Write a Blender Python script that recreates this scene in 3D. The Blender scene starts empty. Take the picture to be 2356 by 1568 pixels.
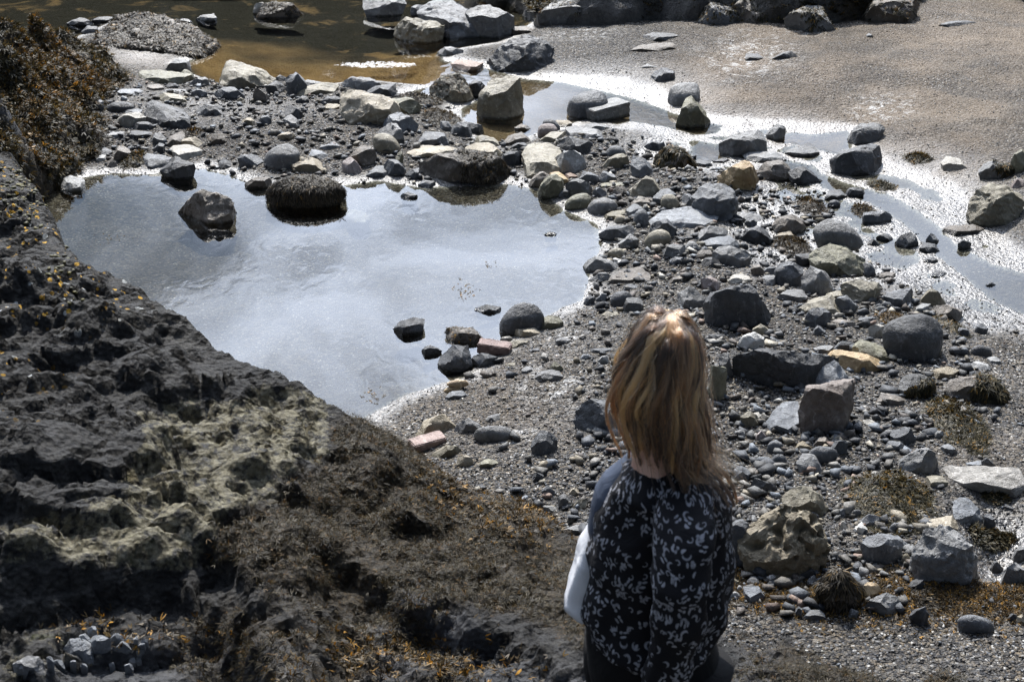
import bpy, bmesh, math, random
import numpy as np
from mathutils import Vector, noise as mnoise

random.seed(7)
rng = np.random.default_rng(11)
scene = bpy.context.scene
COL = scene.collection

# ------------------------------------------------------------------ camera
PITCH = math.radians(25.0)
CAM_Z = 4.1
cam_data = bpy.data.cameras.new('camera')
cam_data.lens = 50.0
cam_data.sensor_width = 36.0
cam_data.clip_start = 0.1
cam_data.clip_end = 3000.0
cam_data.dof.use_dof = True
cam_data.dof.focus_distance = 8.5
cam_data.dof.aperture_fstop = 9.0
cam = bpy.data.objects.new('camera', cam_data)
COL.objects.link(cam)
cam.location = (0, 0, CAM_Z)
cam.rotation_euler = (math.pi / 2 - PITCH, 0, 0)
scene.camera = cam

# ------------------------------------------------------------------ sky and sun
SUN_EL = math.radians(47)
SUN_AZ = math.radians(-6)          # from +Y, positive towards +X
world = bpy.data.worlds.new('World')
scene.world = world
world.use_nodes = True
nt = world.node_tree
nt.nodes.clear()
def wn(t, **kw):
    n = nt.nodes.new(t)
    for k, v in kw.items():
        setattr(n, k, v)
    return n
out = wn('ShaderNodeOutputWorld'); bg = wn('ShaderNodeBackground')
bg.inputs['Strength'].default_value = 0.05
sky = wn('ShaderNodeTexSky', sky_type='NISHITA')
sky.sun_disc = False
sky.sun_elevation = SUN_EL
sky.sun_rotation = SUN_AZ
sky.air_density = 1.3; sky.dust_density = 0.4; sky.ozone_density = 4.0
tc = wn('ShaderNodeTexCoord'); sep = wn('ShaderNodeSeparateXYZ')
nt.links.new(tc.outputs['Generated'], sep.inputs[0])
addz = wn('ShaderNodeMath', operation='ADD'); addz.inputs[1].default_value = 0.22
nt.links.new(sep.outputs['Z'], addz.inputs[0])
mx = wn('ShaderNodeMath', operation='MAXIMUM'); mx.inputs[1].default_value = 0.08
nt.links.new(addz.outputs[0], mx.inputs[0])
dx = wn('ShaderNodeMath', operation='DIVIDE'); dy = wn('ShaderNodeMath', operation='DIVIDE')
nt.links.new(sep.outputs['X'], dx.inputs[0]); nt.links.new(mx.outputs[0], dx.inputs[1])
nt.links.new(sep.outputs['Y'], dy.inputs[0]); nt.links.new(mx.outputs[0], dy.inputs[1])
comb = wn('ShaderNodeCombineXYZ')
nt.links.new(dx.outputs[0], comb.inputs[0]); nt.links.new(dy.outputs[0], comb.inputs[1])
comb.inputs[2].default_value = 12.4
cn = wn('ShaderNodeTexNoise'); cn.inputs['Scale'].default_value = 2.6; cn.inputs['Detail'].default_value = 5
cn.inputs['Roughness'].default_value = 0.55; cn.inputs['Distortion'].default_value = 0.6
nt.links.new(comb.outputs[0], cn.inputs['Vector'])
cr = wn('ShaderNodeMapRange'); cr.interpolation_type = 'SMOOTHSTEP'
cr.inputs['From Min'].default_value = 0.28; cr.inputs['From Max'].default_value = 0.68
nt.links.new(cn.outputs['Fac'], cr.inputs['Value'])
# thin cloud scatters forward: it is brightest around the sun
dotn = wn('ShaderNodeVectorMath', operation='DOT_PRODUCT')
nt.links.new(tc.outputs['Generated'], dotn.inputs[0])
dotn.inputs[1].default_value = (math.sin(SUN_AZ) * math.cos(SUN_EL), math.cos(SUN_AZ) * math.cos(SUN_EL), math.sin(SUN_EL))
dmx = wn('ShaderNodeMath', operation='MAXIMUM'); dmx.inputs[1].default_value = 0.0
nt.links.new(dotn.outputs['Value'], dmx.inputs[0])
dpw = wn('ShaderNodeMath', operation='POWER'); dpw.inputs[1].default_value = 8.0
nt.links.new(dmx.outputs[0], dpw.inputs[0])
dma = wn('ShaderNodeMath', operation='MULTIPLY_ADD'); dma.inputs[1].default_value = 138.0; dma.inputs[2].default_value = 1.6
nt.links.new(dpw.outputs[0], dma.inputs[0])
cloudc = wn('ShaderNodeVectorMath', operation='SCALE'); cloudc.inputs[0].default_value = (.86, .97, 1.19)
nt.links.new(dma.outputs[0], cloudc.inputs['Scale'])
mixc = wn('ShaderNodeMix', data_type='RGBA')
nt.links.new(cr.outputs[0], mixc.inputs['Factor'])
nt.links.new(sky.outputs[0], mixc.inputs['A'])
nt.links.new(cloudc.outputs[0], mixc.inputs['B'])
nt.links.new(mixc.outputs['Result'], bg.inputs['Color'])
nt.links.new(bg.outputs[0], out.inputs['Surface'])

sun_d = bpy.data.lights.new('sun', 'SUN')
sun_d.energy = 5.0
sun_d.angle = math.radians(0.55)
sun_d.color = (1.0, 0.95, 0.875)
sun = bpy.data.objects.new('sun', sun_d)
COL.objects.link(sun)
sdir = Vector((math.sin(SUN_AZ) * math.cos(SUN_EL), math.cos(SUN_AZ) * math.cos(SUN_EL), math.sin(SUN_EL)))
sun.rotation_euler = (-sdir).to_track_quat('-Z', 'Y').to_euler()
sun.location = sdir * 40

scene.view_settings.view_transform = 'Standard'
scene.view_settings.look = 'None'
scene.view_settings.gamma = 1.0
scene.view_settings.exposure = 0.75
scene.view_settings.use_curve_mapping = False

# ------------------------------------------------------------------ measuring helpers
FPX = 50.0 / 36.0 * 2356.0
UC, VC = 1178.0, 784.0
CP, SP = math.cos(PITCH), math.sin(PITCH)
def ray(u, v):
    x = (u - UC) / FPX; y = -(v - VC) / FPX
    return np.array([x, y * SP + CP, y * CP - SP])      # scaled to unit depth
def at_z(u, v, z=0.0):
    r = ray(u, v); t = (z - CAM_Z) / r[2]
    return np.array([0, 0, CAM_Z]) + r * t
def at_y(u, v, Y):
    r = ray(u, v)
    return np.array([0, 0, CAM_Z]) + r * (Y / r[1])
def project(x, y, z):
    d = y * CP - (z - CAM_Z) * SP
    up = y * SP + (z - CAM_Z) * CP
    d = np.where(d < 0.05, 0.05, d)
    return UC + FPX * x / d, VC - FPX * up / d

def sdist(px, py, poly):
    """signed distance to a polygon, positive inside"""
    n = len(poly)
    best = np.full(px.shape, 1e9); inside = np.zeros(px.shape, bool)
    for i in range(n):
        ax, ay = poly[i]; bx, by = poly[(i + 1) % n]
        ex, ey = bx - ax, by - ay
        L = ex * ex + ey * ey + 1e-12
        t = np.clip(((px - ax) * ex + (py - ay) * ey) / L, 0, 1)
        d = np.hypot(px - ax - t * ex, py - ay - t * ey)
        best = np.minimum(best, d)
        c = ((ay > py) != (by > py)) & (px < (bx - ax) * (py - ay) / (by - ay + 1e-12) + ax)
        inside ^= c
    return np.where(inside, best, -best)

def smooth(a, b, x):
    t = np.clip((x - a) / (b - a), 0, 1)
    return t * t * (3 - 2 * t)

# cheap lattice value noise for numpy arrays
_perm = rng.random((257, 257))
def vnoise(x, y):
    xi = np.floor(x).astype(int); yi = np.floor(y).astype(int)
    fx = x - xi; fy = y - yi
    fx = fx * fx * fx * (fx * (fx * 6 - 15) + 10); fy = fy * fy * fy * (fy * (fy * 6 - 15) + 10)
    a = _perm[xi % 256, yi % 256]; b = _perm[(xi + 1) % 256, yi % 256]
    c = _perm[xi % 256, (yi + 1) % 256]; d = _perm[(xi + 1) % 256, (yi + 1) % 256]
    return (a * (1 - fx) + b * fx) * (1 - fy) + (c * (1 - fx) + d * fx) * fy
def fbm(x, y, oct=5, gain=0.5, lac=2.03, ridged=False):
    s = 0; amp = 1; tot = 0
    for i in range(oct):
        n = vnoise(x + i * 17.3, y - i * 9.1)
        if ridged:
            n = 1 - np.abs(2 * n - 1)
        s = s + n * amp; tot += amp; amp *= gain
        x, y = x * lac * 0.8 - y * lac * 0.6, x * lac * 0.6 + y * lac * 0.8
    return s / tot

def worley(x, y, seed=0):
    """nearest-cell noise: distance between the two nearest points, and two random numbers of the nearest cell"""
    xi = np.floor(x).astype(int); yi = np.floor(y).astype(int)
    b1 = np.full(x.shape, 9.0); b2 = np.full(x.shape, 9.0); ra = np.zeros(x.shape); rb = np.zeros(x.shape); ox = np.zeros(x.shape); oy = np.zeros(x.shape)
    for i in (-1, 0, 1):
        for j in (-1, 0, 1):
            cx, cy = (xi + i + seed * 31) % 256, (yi + j + seed * 57) % 256
            jx = _perm[cx, cy]; jy = _perm[(cx + 91) % 256, (cy + 37) % 256]
            ddx = x - (xi + i + jx); ddy = y - (yi + j + jy)
            d = np.hypot(ddx, ddy)
            nearer = d < b1
            b2 = np.where(nearer, b1, np.minimum(b2, d)); b1 = np.where(nearer, d, b1)
            ra = np.where(nearer, _perm[(cx + 13) % 256, (cy + 71) % 256], ra); rb = np.where(nearer, _perm[(cx + 59) % 256, (cy + 5) % 256], rb)
            ox = np.where(nearer, ddx, ox); oy = np.where(nearer, ddy, oy)
    return b2 - b1, ra, rb, ox, oy

def mesh_np(name, verts, faces, nper):
    """faces: (n, nper) int array"""
    me = bpy.data.meshes.new(name)
    verts = np.ascontiguousarray(verts, dtype=np.float32); faces = np.ascontiguousarray(faces, dtype=np.int32)
    me.vertices.add(len(verts)); me.vertices.foreach_set('co', verts.ravel())
    me.loops.add(faces.size); me.loops.foreach_set('vertex_index', faces.ravel())
    me.polygons.add(len(faces))
    me.polygons.foreach_set('loop_start', np.arange(0, faces.size, nper, dtype=np.int32))
    me.update(calc_edges=True)
    return me
def shade_smooth(me, on=True):
    me.polygons.foreach_set('use_smooth', np.full(len(me.polygons), on))
def link(name, me, mat=None, parent=None, loc=None):
    o = bpy.data.objects.new(name, me)
    COL.objects.link(o)
    if mat is not None and me is not None:
        me.materials.append(mat)
    if loc is not None:
        o.location = loc
    if parent is not None:
        o.parent = parent
    return o
def tag(o, label=None, cat=None, group=None, kind=None):
    if label: o['label'] = label
    if cat: o['category'] = cat
    if group: o['group'] = group
    if kind: o['kind'] = kind
    return o
def fattr(me, name, arr):
    a = me.attributes.new(name, 'FLOAT', 'POINT'); a.data.foreach_set('value', np.ascontiguousarray(arr, dtype=np.float32).ravel())
def cattr(me, name, arr):
    a = me.attributes.new(name, 'FLOAT_COLOR', 'POINT')
    rgba = np.ones((len(arr), 4), np.float32); rgba[:, :3] = arr
    a.data.foreach_set('color', rgba.ravel())

# ------------------------------------------------------------------ materials
class NB:
    """small node-tree builder"""
    def __init__(self, name):
        self.m = bpy.data.materials.new(name); self.m.use_nodes = True
        self.t = self.m.node_tree; self.t.nodes.clear()
        self.out = self.t.nodes.new('ShaderNodeOutputMaterial')
        self.p = self.n('ShaderNodeBsdfPrincipled')
        self.t.links.new(self.p.outputs[0], self.out.inputs['Surface'])
    def n(self, typ, ins=None, **kw):
        nd = self.t.nodes.new(typ)
        for k, v in kw.items(): setattr(nd, k, v)
        for k, v in (ins or {}).items(): self.set(nd, k, v)
        return nd
    def set(self, nd, k, v):
        s = nd.inputs[k]
        if hasattr(v, 'outputs'): v = v.outputs[0]
        if isinstance(v, bpy.types.NodeSocket): self.t.links.new(v, s)
        else: s.default_value = v
    def math(self, op, a, b=0.0, c=None, clamp=False):
        nd = self.n('ShaderNodeMath', {0: a, 1: b}, operation=op, use_clamp=clamp)
        if c is not None: self.set(nd, 2, c)
        return nd.outputs[0]
    def noise(self, vec, scale, detail=4, rough=0.55, dist=0.0):
        return self.n('ShaderNodeTexNoise', {'Vector': vec, 'Scale': scale, 'Detail': detail, 'Roughness': rough, 'Distortion': dist}).outputs['Fac']
    def rng(self, v, a, b, c=0.0, d=1.0, sm=False):
        nd = self.n('ShaderNodeMapRange', {'Value': v, 'From Min': a, 'From Max': b, 'To Min': c, 'To Max': d})
        if sm: nd.interpolation_type = 'SMOOTHSTEP'
        return nd.outputs[0]
    def mix(self, f, a, b, mode='MIX'):
        nd = self.n('ShaderNodeMix', data_type='RGBA', blend_type=mode)
        self.set(nd, 'Factor', f)
        for k, v in (('A', a), ('B', b)):
            s = [i for i in nd.inputs if i.name == k and i.type == 'RGBA'][0]
            if isinstance(v, bpy.types.NodeSocket): self.t.links.new(v, s)
            else: s.default_value = tuple(v) + ((1,) if len(v) == 3 else ())
        return [o for o in nd.outputs if o.type == 'RGBA'][0]
    def ramp(self, v, stops):
        nd = self.n('ShaderNodeValToRGB', {'Fac': v})
        el = nd.color_ramp.elements
        while len(el) < len(stops): el.new(0.5)
        for e, (p, c) in zip(el, stops):
            e.position = p; e.color = tuple(c) + (1,)
        return nd.outputs['Color']
    def bump(self, h, strength, dist, normal=None):
        nd = self.n('ShaderNodeBump', {'Height': h, 'Strength': strength, 'Distance': dist})
        if normal is not None: self.set(nd, 'Normal', normal)
        return nd.outputs[0]
    def attr(self, name):
        return self.n('ShaderNodeAttribute', attribute_name=name)

ROCKCOL = {   # dark tone, main tone, light tone
 'slate':  ((.070,.082,.100), (.135,.155,.185), (.24,.26,.29)),
 'blue':   ((.10,.115,.14), (.19,.22,.26), (.32,.35,.38)),
 'dark':   ((.022,.024,.029), (.050,.055,.065), (.105,.11,.125)),
 'grey':   ((.09,.09,.09), (.19,.19,.188), (.32,.315,.30)),
 'brown':  ((.060,.050,.040), (.145,.120,.095), (.26,.225,.185)),
 'tan':    ((.20,.155,.095), (.37,.305,.20), (.54,.47,.34)),
 'buff':   ((.15,.13,.09), (.29,.255,.18), (.45,.41,.31)),
 'olive':  ((.075,.072,.045), (.165,.155,.10), (.28,.265,.18)),
 'cream':  ((.33,.30,.24), (.52,.48,.40), (.68,.65,.57)),
 'pale':   ((.26,.26,.25), (.42,.42,.40), (.58,.58,.56)),
 'white':  ((.45,.43,.38), (.68,.66,.60), (.82,.81,.77)),
 'ochre':  ((.26,.155,.065), (.47,.31,.13), (.62,.46,.24)),
 'rust':   ((.085,.045,.028), (.21,.115,.065), (.33,.21,.14)),
 'russet': ((.065,.05,.042), (.165,.125,.10), (.30,.26,.23)),
 'pink':   ((.20,.13,.11), (.36,.255,.22), (.50,.40,.36)),
}
def _desat(c, k=.62):
    g = .3 * c[0] + .59 * c[1] + .11 * c[2]
    return tuple(g + (x - g) * k for x in c)
for _k in ROCKCOL:
    _s = {'ochre': .85, 'rust': .75, 'tan': .95, 'buff': 1.05, 'cream': .9, 'brown': 1.0, 'olive': 1.0, 'russet': .9, 'slate': .42, 'blue': .5, 'grey': .6, 'dark': .45}.get(_k, .66)
    _v = {'slate': .55, 'blue': .72, 'grey': .68, 'dark': .75, 'brown': .72, 'olive': .8, 'buff': .60, 'cream': .55, 'pale': .55, 'tan': .64, 'white': .8, 'ochre': .8, 'pink': .6}.get(_k, .9)
    ROCKCOL[_k] = tuple(tuple(x * _v for x in _desat(c, _s)) for c in ROCKCOL[_k])
def rock_material(key, cols=None, stripe=False):
    b = NB('rock_' + key)
    c1, c2, c3 = cols or ROCKCOL[key]
    tcn = b.n('ShaderNodeTexCoord'); oi = b.n('ShaderNodeObjectInfo')
    off = b.n('ShaderNodeVectorMath', {0: tcn.outputs['Object']}, operation='ADD')
    sc = b.n('ShaderNodeVectorMath', {0: (31.0, 17.0, 53.0)}, operation='SCALE'); b.set(sc, 'Scale', oi.outputs['Random'])
    b.set(off, 1, sc.outputs[0]); v = off.outputs[0]
    if stripe:
        mp = b.n('ShaderNodeMapping', {'Vector': v, 'Scale': (1.0, 1.6, 9.0), 'Rotation': (0.25, 0.15, 0)}); v2 = mp.outputs[0]
    else:
        v2 = v
    n1 = b.noise(v2, 5.0, 6, 0.6, 0.8); n2 = b.noise(v, 26.0, 7, 0.65); n3 = b.noise(v, 120.0, 3, 0.6)
    s = b.math('ADD', b.math('MULTIPLY', n1, 0.55), b.math('ADD', b.math('MULTIPLY', n2, 0.35), b.math('MULTIPLY', n3, 0.18)))
    col = b.ramp(s, [(0.36, c1), (0.52, c2), (0.70, c3)])
    # speckle and lichen flecks
    sp = b.rng(b.noise(v, 190.0, 2, 0.5), 0.66, 0.74)
    col = b.mix(b.math('MULTIPLY', sp, 0.35), col, tuple(min(1, c * 1.35 + .06) for c in c3))
    dk = b.rng(b.noise(v, 70.0, 4, 0.7), 0.36, 0.28)
    col = b.mix(b.math('MULTIPLY', dk, 0.55), col, tuple(c * .55 for c in c1))
    wv = b.n('ShaderNodeTexWave', {'Vector': v, 'Scale': 2.6, 'Distortion': 9.0, 'Detail': 4.0, 'Detail Scale': 1.6, 'Detail Roughness': .7})
    vein = b.math('MULTIPLY', b.rng(wv.outputs['Fac'], .93, .985), b.rng(n2, .45, .6))
    col = b.mix(b.math('MULTIPLY', vein, .5), col, tuple(min(1, c * 1.5 + .05) for c in c3))
    alg = b.math('MULTIPLY', b.rng(b.noise(v, 7.0, 6, .7, 1.0), .55, .66), b.rng(n3, .35, .55))
    col = b.mix(b.math('MULTIPLY', alg, .55), col, (.030, .028, .020))
    val = b.rng(oi.outputs['Random'], 0, 1, 0.72, 1.22)
    hsv = b.n('ShaderNodeHueSaturation', {'Color': col, 'Value': val, 'Saturation': b.rng(oi.outputs['Random'], 0, 1, 1.12, .85)})
    geo = b.n('ShaderNodeNewGeometry'); sx = b.n('ShaderNodeSeparateXYZ', {0: geo.outputs['Position']})
    hz = b.math('ADD', sx.outputs['Z'], b.math('MULTIPLY', b.math('SUBTRACT', n2, 0.5), 0.03))
    wet = b.rng(hz, 0.035, 0.008, 0.0, 1.0, True)
    colw = b.mix(wet, hsv.outputs[0], b.mix(1.0, hsv.outputs[0], (.34, .33, .30), 'MULTIPLY'))
    b.set(b.p, 'Base Color', colw)
    b.set(b.p, 'Roughness', b.rng(wet, 0, 1, b.rng(n2, .3, .7, .44, .74), 0.18))
    b.set(b.p, 'Specular IOR Level', 0.5)
    vor = b.n('ShaderNodeTexVoronoi', {'Vector': v, 'Scale': 14.0, 'Randomness': 1.0}, feature='DISTANCE_TO_EDGE')
    crack = b.rng(vor.outputs['Distance'], 0.0, 0.03)
    bm1 = b.bump(b.noise(v2, 18.0, 9, 0.68), 0.75, 0.035)
    bm2 = b.bump(n3, 0.55, 0.006, bm1)
    bm3 = b.bump(crack, 0.25, 0.006, bm2)
    b.set(b.p, 'Normal', bm3)
    return b.m
MAT = {k: rock_material(k) for k in ROCKCOL}
MAT['striped'] = rock_material('striped', ((.12,.115,.105), (.24,.225,.20), (.38,.36,.33)), True)
# ------------------------------------------------------------------ water outlines on the beach (measured, then turned into metres)
def wpoly(pts, z=0.0):
    return [tuple(at_z(u, v, z)[:2]) for u, v in pts]
POOLS = {
 'tide_pool': wpoly([(60,455),(190,408),(260,398),(330,402),(470,388),(530,402),(600,432),(700,440),(800,425),(870,415),(970,432),(1170,424),(1235,436),(1300,485),(1372,515),(1384,560),(1362,620),(1348,662),(1338,690),(1290,706),(1245,735),(1165,785),(1100,838),(1072,868),(1010,884),(940,906),(858,950),(790,990),(560,930),(300,760),(120,640),(40,500)]),
 'upper_pool': wpoly([(-900,-190),(1290,-190),(1250,0),(1225,50),(1195,76),(1150,95),(1052,112),(1015,128),(1020,142),(1100,150),(1045,182),(990,196),(930,192),(840,183),(760,192),(640,184),(500,192),(440,168),(425,145),(492,112),(488,88),(400,50),(250,52),(200,75),(120,110),(0,140),(-500,150),(-900,150)]),
 'stream': wpoly([(930,214),(1000,198),(1050,180),(1090,152),(1140,163),(1205,182),(1290,190),(1400,215),(1480,235),(1550,262),(1610,278),(1662,290),(1648,306),(1600,310),(1540,292),(1450,278),(1420,287),(1360,272),(1300,287),(1240,302),(1200,322),(1150,332),(1105,318),(1065,268),(1062,250),(1105,228),(1000,218)]),
 'puddle': wpoly([(1588,322),(1660,335),(1685,348),(1660,368),(1612,376),(1588,352)]),
 'side_puddle': wpoly([(1755,312),(1830,305),(1870,311),(1952,300),(1962,340),(1930,356),(1880,342),(1830,332),(1790,327)]),
 'outflow': wpoly([(1800,368),(1870,381),(1892,402),(1960,428),(2040,448),(2110,486),(2150,518),(2205,570),(2280,608),(2356,630),(2460,660),(2700,740),(2700,860),(2420,752),(2356,722),(2290,692),(2230,642),(2165,590),(2095,522),(2000,464),(1900,432),(1865,404),(1810,388)]),
}
GX0, GX1, GY0, GY1, GS = -12.0, 12.0, 1.5, 24.0, 0.03
gx = np.arange(GX0, GX1, GS); gy = np.arange(GY0, GY1, GS)
X, Y = np.meshgrid(gx, gy)
sdw = np.full(X.shape, -9.0)
pool_id = np.zeros(X.shape, int)
wob = (fbm(X * 1.6, Y * 1.6, 4) - .5) * .28 + (fbm(X * 7, Y * 7, 3) - .5) * .08
for i, (k, p) in enumerate(POOLS.items()):
    xs_, ys_ = zip(*p)
    m = (X > min(xs_) - 3) & (X < max(xs_) + 3) & (Y > min(ys_) - 3) & (Y < max(ys_) + 3)
    d = np.full(X.shape, -9.0); d[m] = sdist(X[m], Y[m], p)
    better = d > sdw
    sdw[better] = d[better]; pool_id[better] = i
sdw = sdw + wob * smooth(0.0, 0.4, np.abs(sdw) + .12) * .5
U0, V0 = project(X, Y, 0 * X)
def blob(cu, cv, ru, rv, soft=1.0):
    r = np.hypot((U0 - cu) / ru, (V0 - cv) / rv)
    return np.clip(1 - r, 0, 1) ** soft
wetflat = np.clip(blob(1960, 520, 430, 210) * 2.2 + blob(2330, 680, 260, 130) * 1.5 + blob(1330, 235, 380, 90) * 1.6 + blob(1700, 340, 330, 90) * 1.8 + blob(2290, 1330, 170, 140) * 1.2, 0, 1)
d_out = np.maximum(-sdw, 0); d_in = np.maximum(sdw, 0)
H_out = d_out * .05 + 0.085 * (1 - np.exp(-d_out / 0.55))
H_out = H_out * (1 - .82 * wetflat)
right_rise = smooth(2.0, 9.0, X) * smooth(7.5, 13.0, Y) * .14 * smooth(0.3, 2.5, d_out)
H_out = np.minimum(H_out, .22) + right_rise
lump = (fbm(X * 1.1, Y * 1.1, 5) - .5) * .10 + (fbm(X * 5, Y * 5, 4) - .5) * .035
near_edge = smooth(0.02, .5, d_out)
H = H_out + lump * near_edge * (1 - .6 * wetflat) + (fbm(X * 3.2, Y * 3.2, 5, .6) - .5) * .05 * wetflat * smooth(0, .25, d_out)
H = H - .013 * wetflat * smooth(.05, .4, d_out) * (V0 > 330) * (V0 < 760)
deep = np.where(pool_id == 0, .26, np.where(pool_id == 1, .24, .07))
H = np.where(sdw > 0, -deep * (1 - np.exp(-d_in / (deep * 3.2))) + (fbm(X * 3, Y * 3, 4) - .5) * .05 * smooth(0, .5, d_in), H)

# ------------------------------------------------------------------ bedrock heights
def idw(px, py, ctrl, power=2.6):
    num = 0; den = 0
    for cx, cy, cz in ctrl:
        w = 1.0 / (((px - cx) ** 2 + (py - cy) ** 2) + 0.015) ** (power / 2)
        num = num + w * cz; den = den + w
    return num / den
def uvz(lst):
    return [tuple(at_z(u, v, z)) for u, v, z in lst]
crestA = uvz([(-260,180,1.35),(-60,330,1.25),(20,352,1.12),(70,400,1.10),(128,482,1.10),(155,535,1.10),(205,592,1.08),(340,655,1.0),(395,690,1.0),(455,748,.97),(520,790,.94),(562,812,.92),(640,838,.88),(700,868,.84),(762,905,.78),(812,935,.72),(868,972,.62),(930,1010,.52),(1000,1062,.40),(1058,1130,.28),(1130,1150,.24),(1250,1182,.24),(1325,1232,.26),(1375,1300,.3),(1440,1400,.28),(1560,1425,.16),(1690,1425,.06),(1830,1455,.04),(2000,1468,.05),(2150,1462,.06),(2356,1432,.05),(2700,1400,.06)])
polyA = [c[:2] for c in crestA] + [(6.0, 3.0), (6.0, 1.6), (-7.5, 1.6), (-7.5, 9.0)]
ctrlA = crestA + uvz([(-300,700,1.6),(0,600,1.34),(0,800,1.30),(0,1000,1.28),(0,1200,1.22),(0,1420,1.16),(0,1568,1.30),(180,700,1.18),(300,820,1.12),(300,1000,1.1),(300,1200,1.07),(300,1420,1.02),(300,1568,1.16),(520,900,1.0),(600,1050,.95),(600,1250,.9),(600,1430,.85),(600,1568,1.0),(820,1050,.76),(900,1200,.66),(900,1400,.66),(900,1568,.76),(1080,1250,.48),(1150,1400,.56),(1200,1568,.70),(1330,1330,.40),(1350,1480,.56),(1370,1568,.66),(1750,1568,.30),(2000,1568,.26),(2356,1568,.26),(1700,1500,.16),(2000,1515,.14),(2356,1500,.14)])
ctrlA += [(-3, 2.5, 1.35), (-1.5, 2.5, 1.3), (-.5, 2.8, 1.22), (.35, 2.8, 1.18), (.35, 3.2, 1.12), (.3, 2.3, 1.2), (1.2, 2.6, 1.1), (2.5, 2.6, 1.0), (-.5, 3.5, 1.0), (.4, 3.8, .85), (1.2, 3.5, .7), (2.5, 3.5, .6), (4.5, 3.0, .7)]
step1 = [at_z(u, v, 1.1)[:2] for u, v in [(-500,1140),(0,1150),(180,1172),(330,1140),(470,1140),(560,1200),(640,1400),(600,2100),(-700,2100)]]
step2 = [at_z(u, v, 1.0)[:2] for u, v in [(-500,1275),(0,1288),(160,1305),(300,1275),(370,1245),(450,1240),(500,1300),(620,1390),(640,1600),(600,2100),(-700,2100)]]
step3 = [at_z(u, v, .8)[:2] for u, v in [(700,1270),(830,1240),(930,1330),(1060,1360),(1180,1340),(1300,1420),(1330,1600),(1200,2000),(600,2000),(700,1500)]]
def heightA(x, y, detail=True):
    z = idw(x, y, ctrlA)
    warp = (fbm(x * 1.7, y * 1.7, 4) - .5)
    sd = sdist(x + warp * .10, y + (fbm(x * 2.1 + 9, y * 2.1, 4) - .5) * .10, polyA)
    for st, dr in ((step1, .11), (step2, .15), (step3, .10)):
        s = sdist(x + warp * .25, y + warp * .2, st)
        z = z - dr * smooth(0.0, .10, s)
    # strata running away from the viewer to the lower side
    ca, sa = math.cos(-.55), math.sin(-.55)
    p = x * ca - y * sa; q = x * sa + y * ca
    scale_h = smooth(0.0, .9, z)
    r1 = fbm(p * .9 + warp, q * 3.2 + warp * 1.5, 4, .5, ridged=True)
    r3 = fbm(x * 16, y * 19, 4, .6)
    r4 = fbm(x * 42, y * 46, 3, .6, ridged=True)
    z = z + (r1 - .55) * .14 * (.35 + scale_h) + (r3 - .5) * .020 + (r4 - .5) * .020
    # broken blocks along the bedding, each with its own height and tilt
    wx = p + (fbm(x * 4, y * 4, 3) - .5) * .35; wy = q + (fbm(x * 4 + 5, y * 4, 3) - .5) * .3
    for f1, f2, amp, sd_ in ((1.5, 3.6, .052, 1), (4.5, 9.5, .034, 2), (12.0, 24.0, .016, 3)):
        e, ra, rb, ox, oy = worley(wx * f1, wy * f2, sd_)
        blk = (ra - .5) + (rb - .5) * ox * 1.3 + (.55 - ra) * oy * 1.3
        z = z + amp * (.35 + .65 * scale_h) * (blk - .55 * smooth(.16, .0, e))
    tz = z / .11 + (fbm(x * 1.3 + 40, y * 1.3, 3) - .5) * 3.2
    ft = tz - np.floor(tz)
    z = z + (smooth(.15, .85, ft) - ft) * .11 * .62 * scale_h
    edge = smooth(-.30, .07, sd)
    zs = idw(x, y, ctrlA); z = zs + (z - zs) * (.30 + .70 * smooth(-.05, .40, sd))
    return np.where(sd > -.31, -.35 + (z + .35) * edge, -.35), sd
crestB = uvz([(-420,10,1.35),(-150,22,1.25),(0,34,1.12),(70,48,.9),(140,66,.62),(205,98,.4),(250,126,.24),(290,165,.1),(302,190,.04),(275,225,.03),(228,252,.05),(215,285,.05),(235,330,.03),(222,372,.02),(160,398,.02),(95,425,.04)])
polyB = [c[:2] for c in crestB] + [tuple(at_z(-60, 520, 0)[:2]), tuple(at_z(-900, 520, 0)[:2]), tuple(at_z(-900, 30, .5)[:2])]
ctrlB = crestB + uvz([(0,120,.95),(90,130,.62),(170,170,.4),(230,190,.22),(0,220,.85),(90,240,.55),(160,280,.32),(190,330,.15),(0,320,.7),(70,340,.42),(120,380,.15),(-300,200,1.4),(-200,400,1.1),(40,420,.3)])
def heightB(x, y):
    z = idw(x, y, ctrlB)
    warp = (fbm(x * 1.1, y * 1.1, 4) - .5)
    sd = sdist(x + warp * .35, y + warp * .35, polyB)
    z = z + (fbm(x * 1.6, y * 1.6, 5, ridged=True) - .5) * .28 + (fbm(x * 7, y * 7, 4) - .5) * .12
    edge = smooth(-.26, .02, sd)
    return np.where(sd > -.27, -.35 + (z + .35) * edge, -.35), sd
SURF = H.copy()
mA = Y < 12.5
ha, _ = heightA(X[mA], Y[mA]); SURF[mA] = np.maximum(SURF[mA], ha)
mB = (X < -2.2) & (Y > 8)
hb, _ = heightB(X[mB], Y[mB]); SURF[mB] = np.maximum(SURF[mB], hb)

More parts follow.
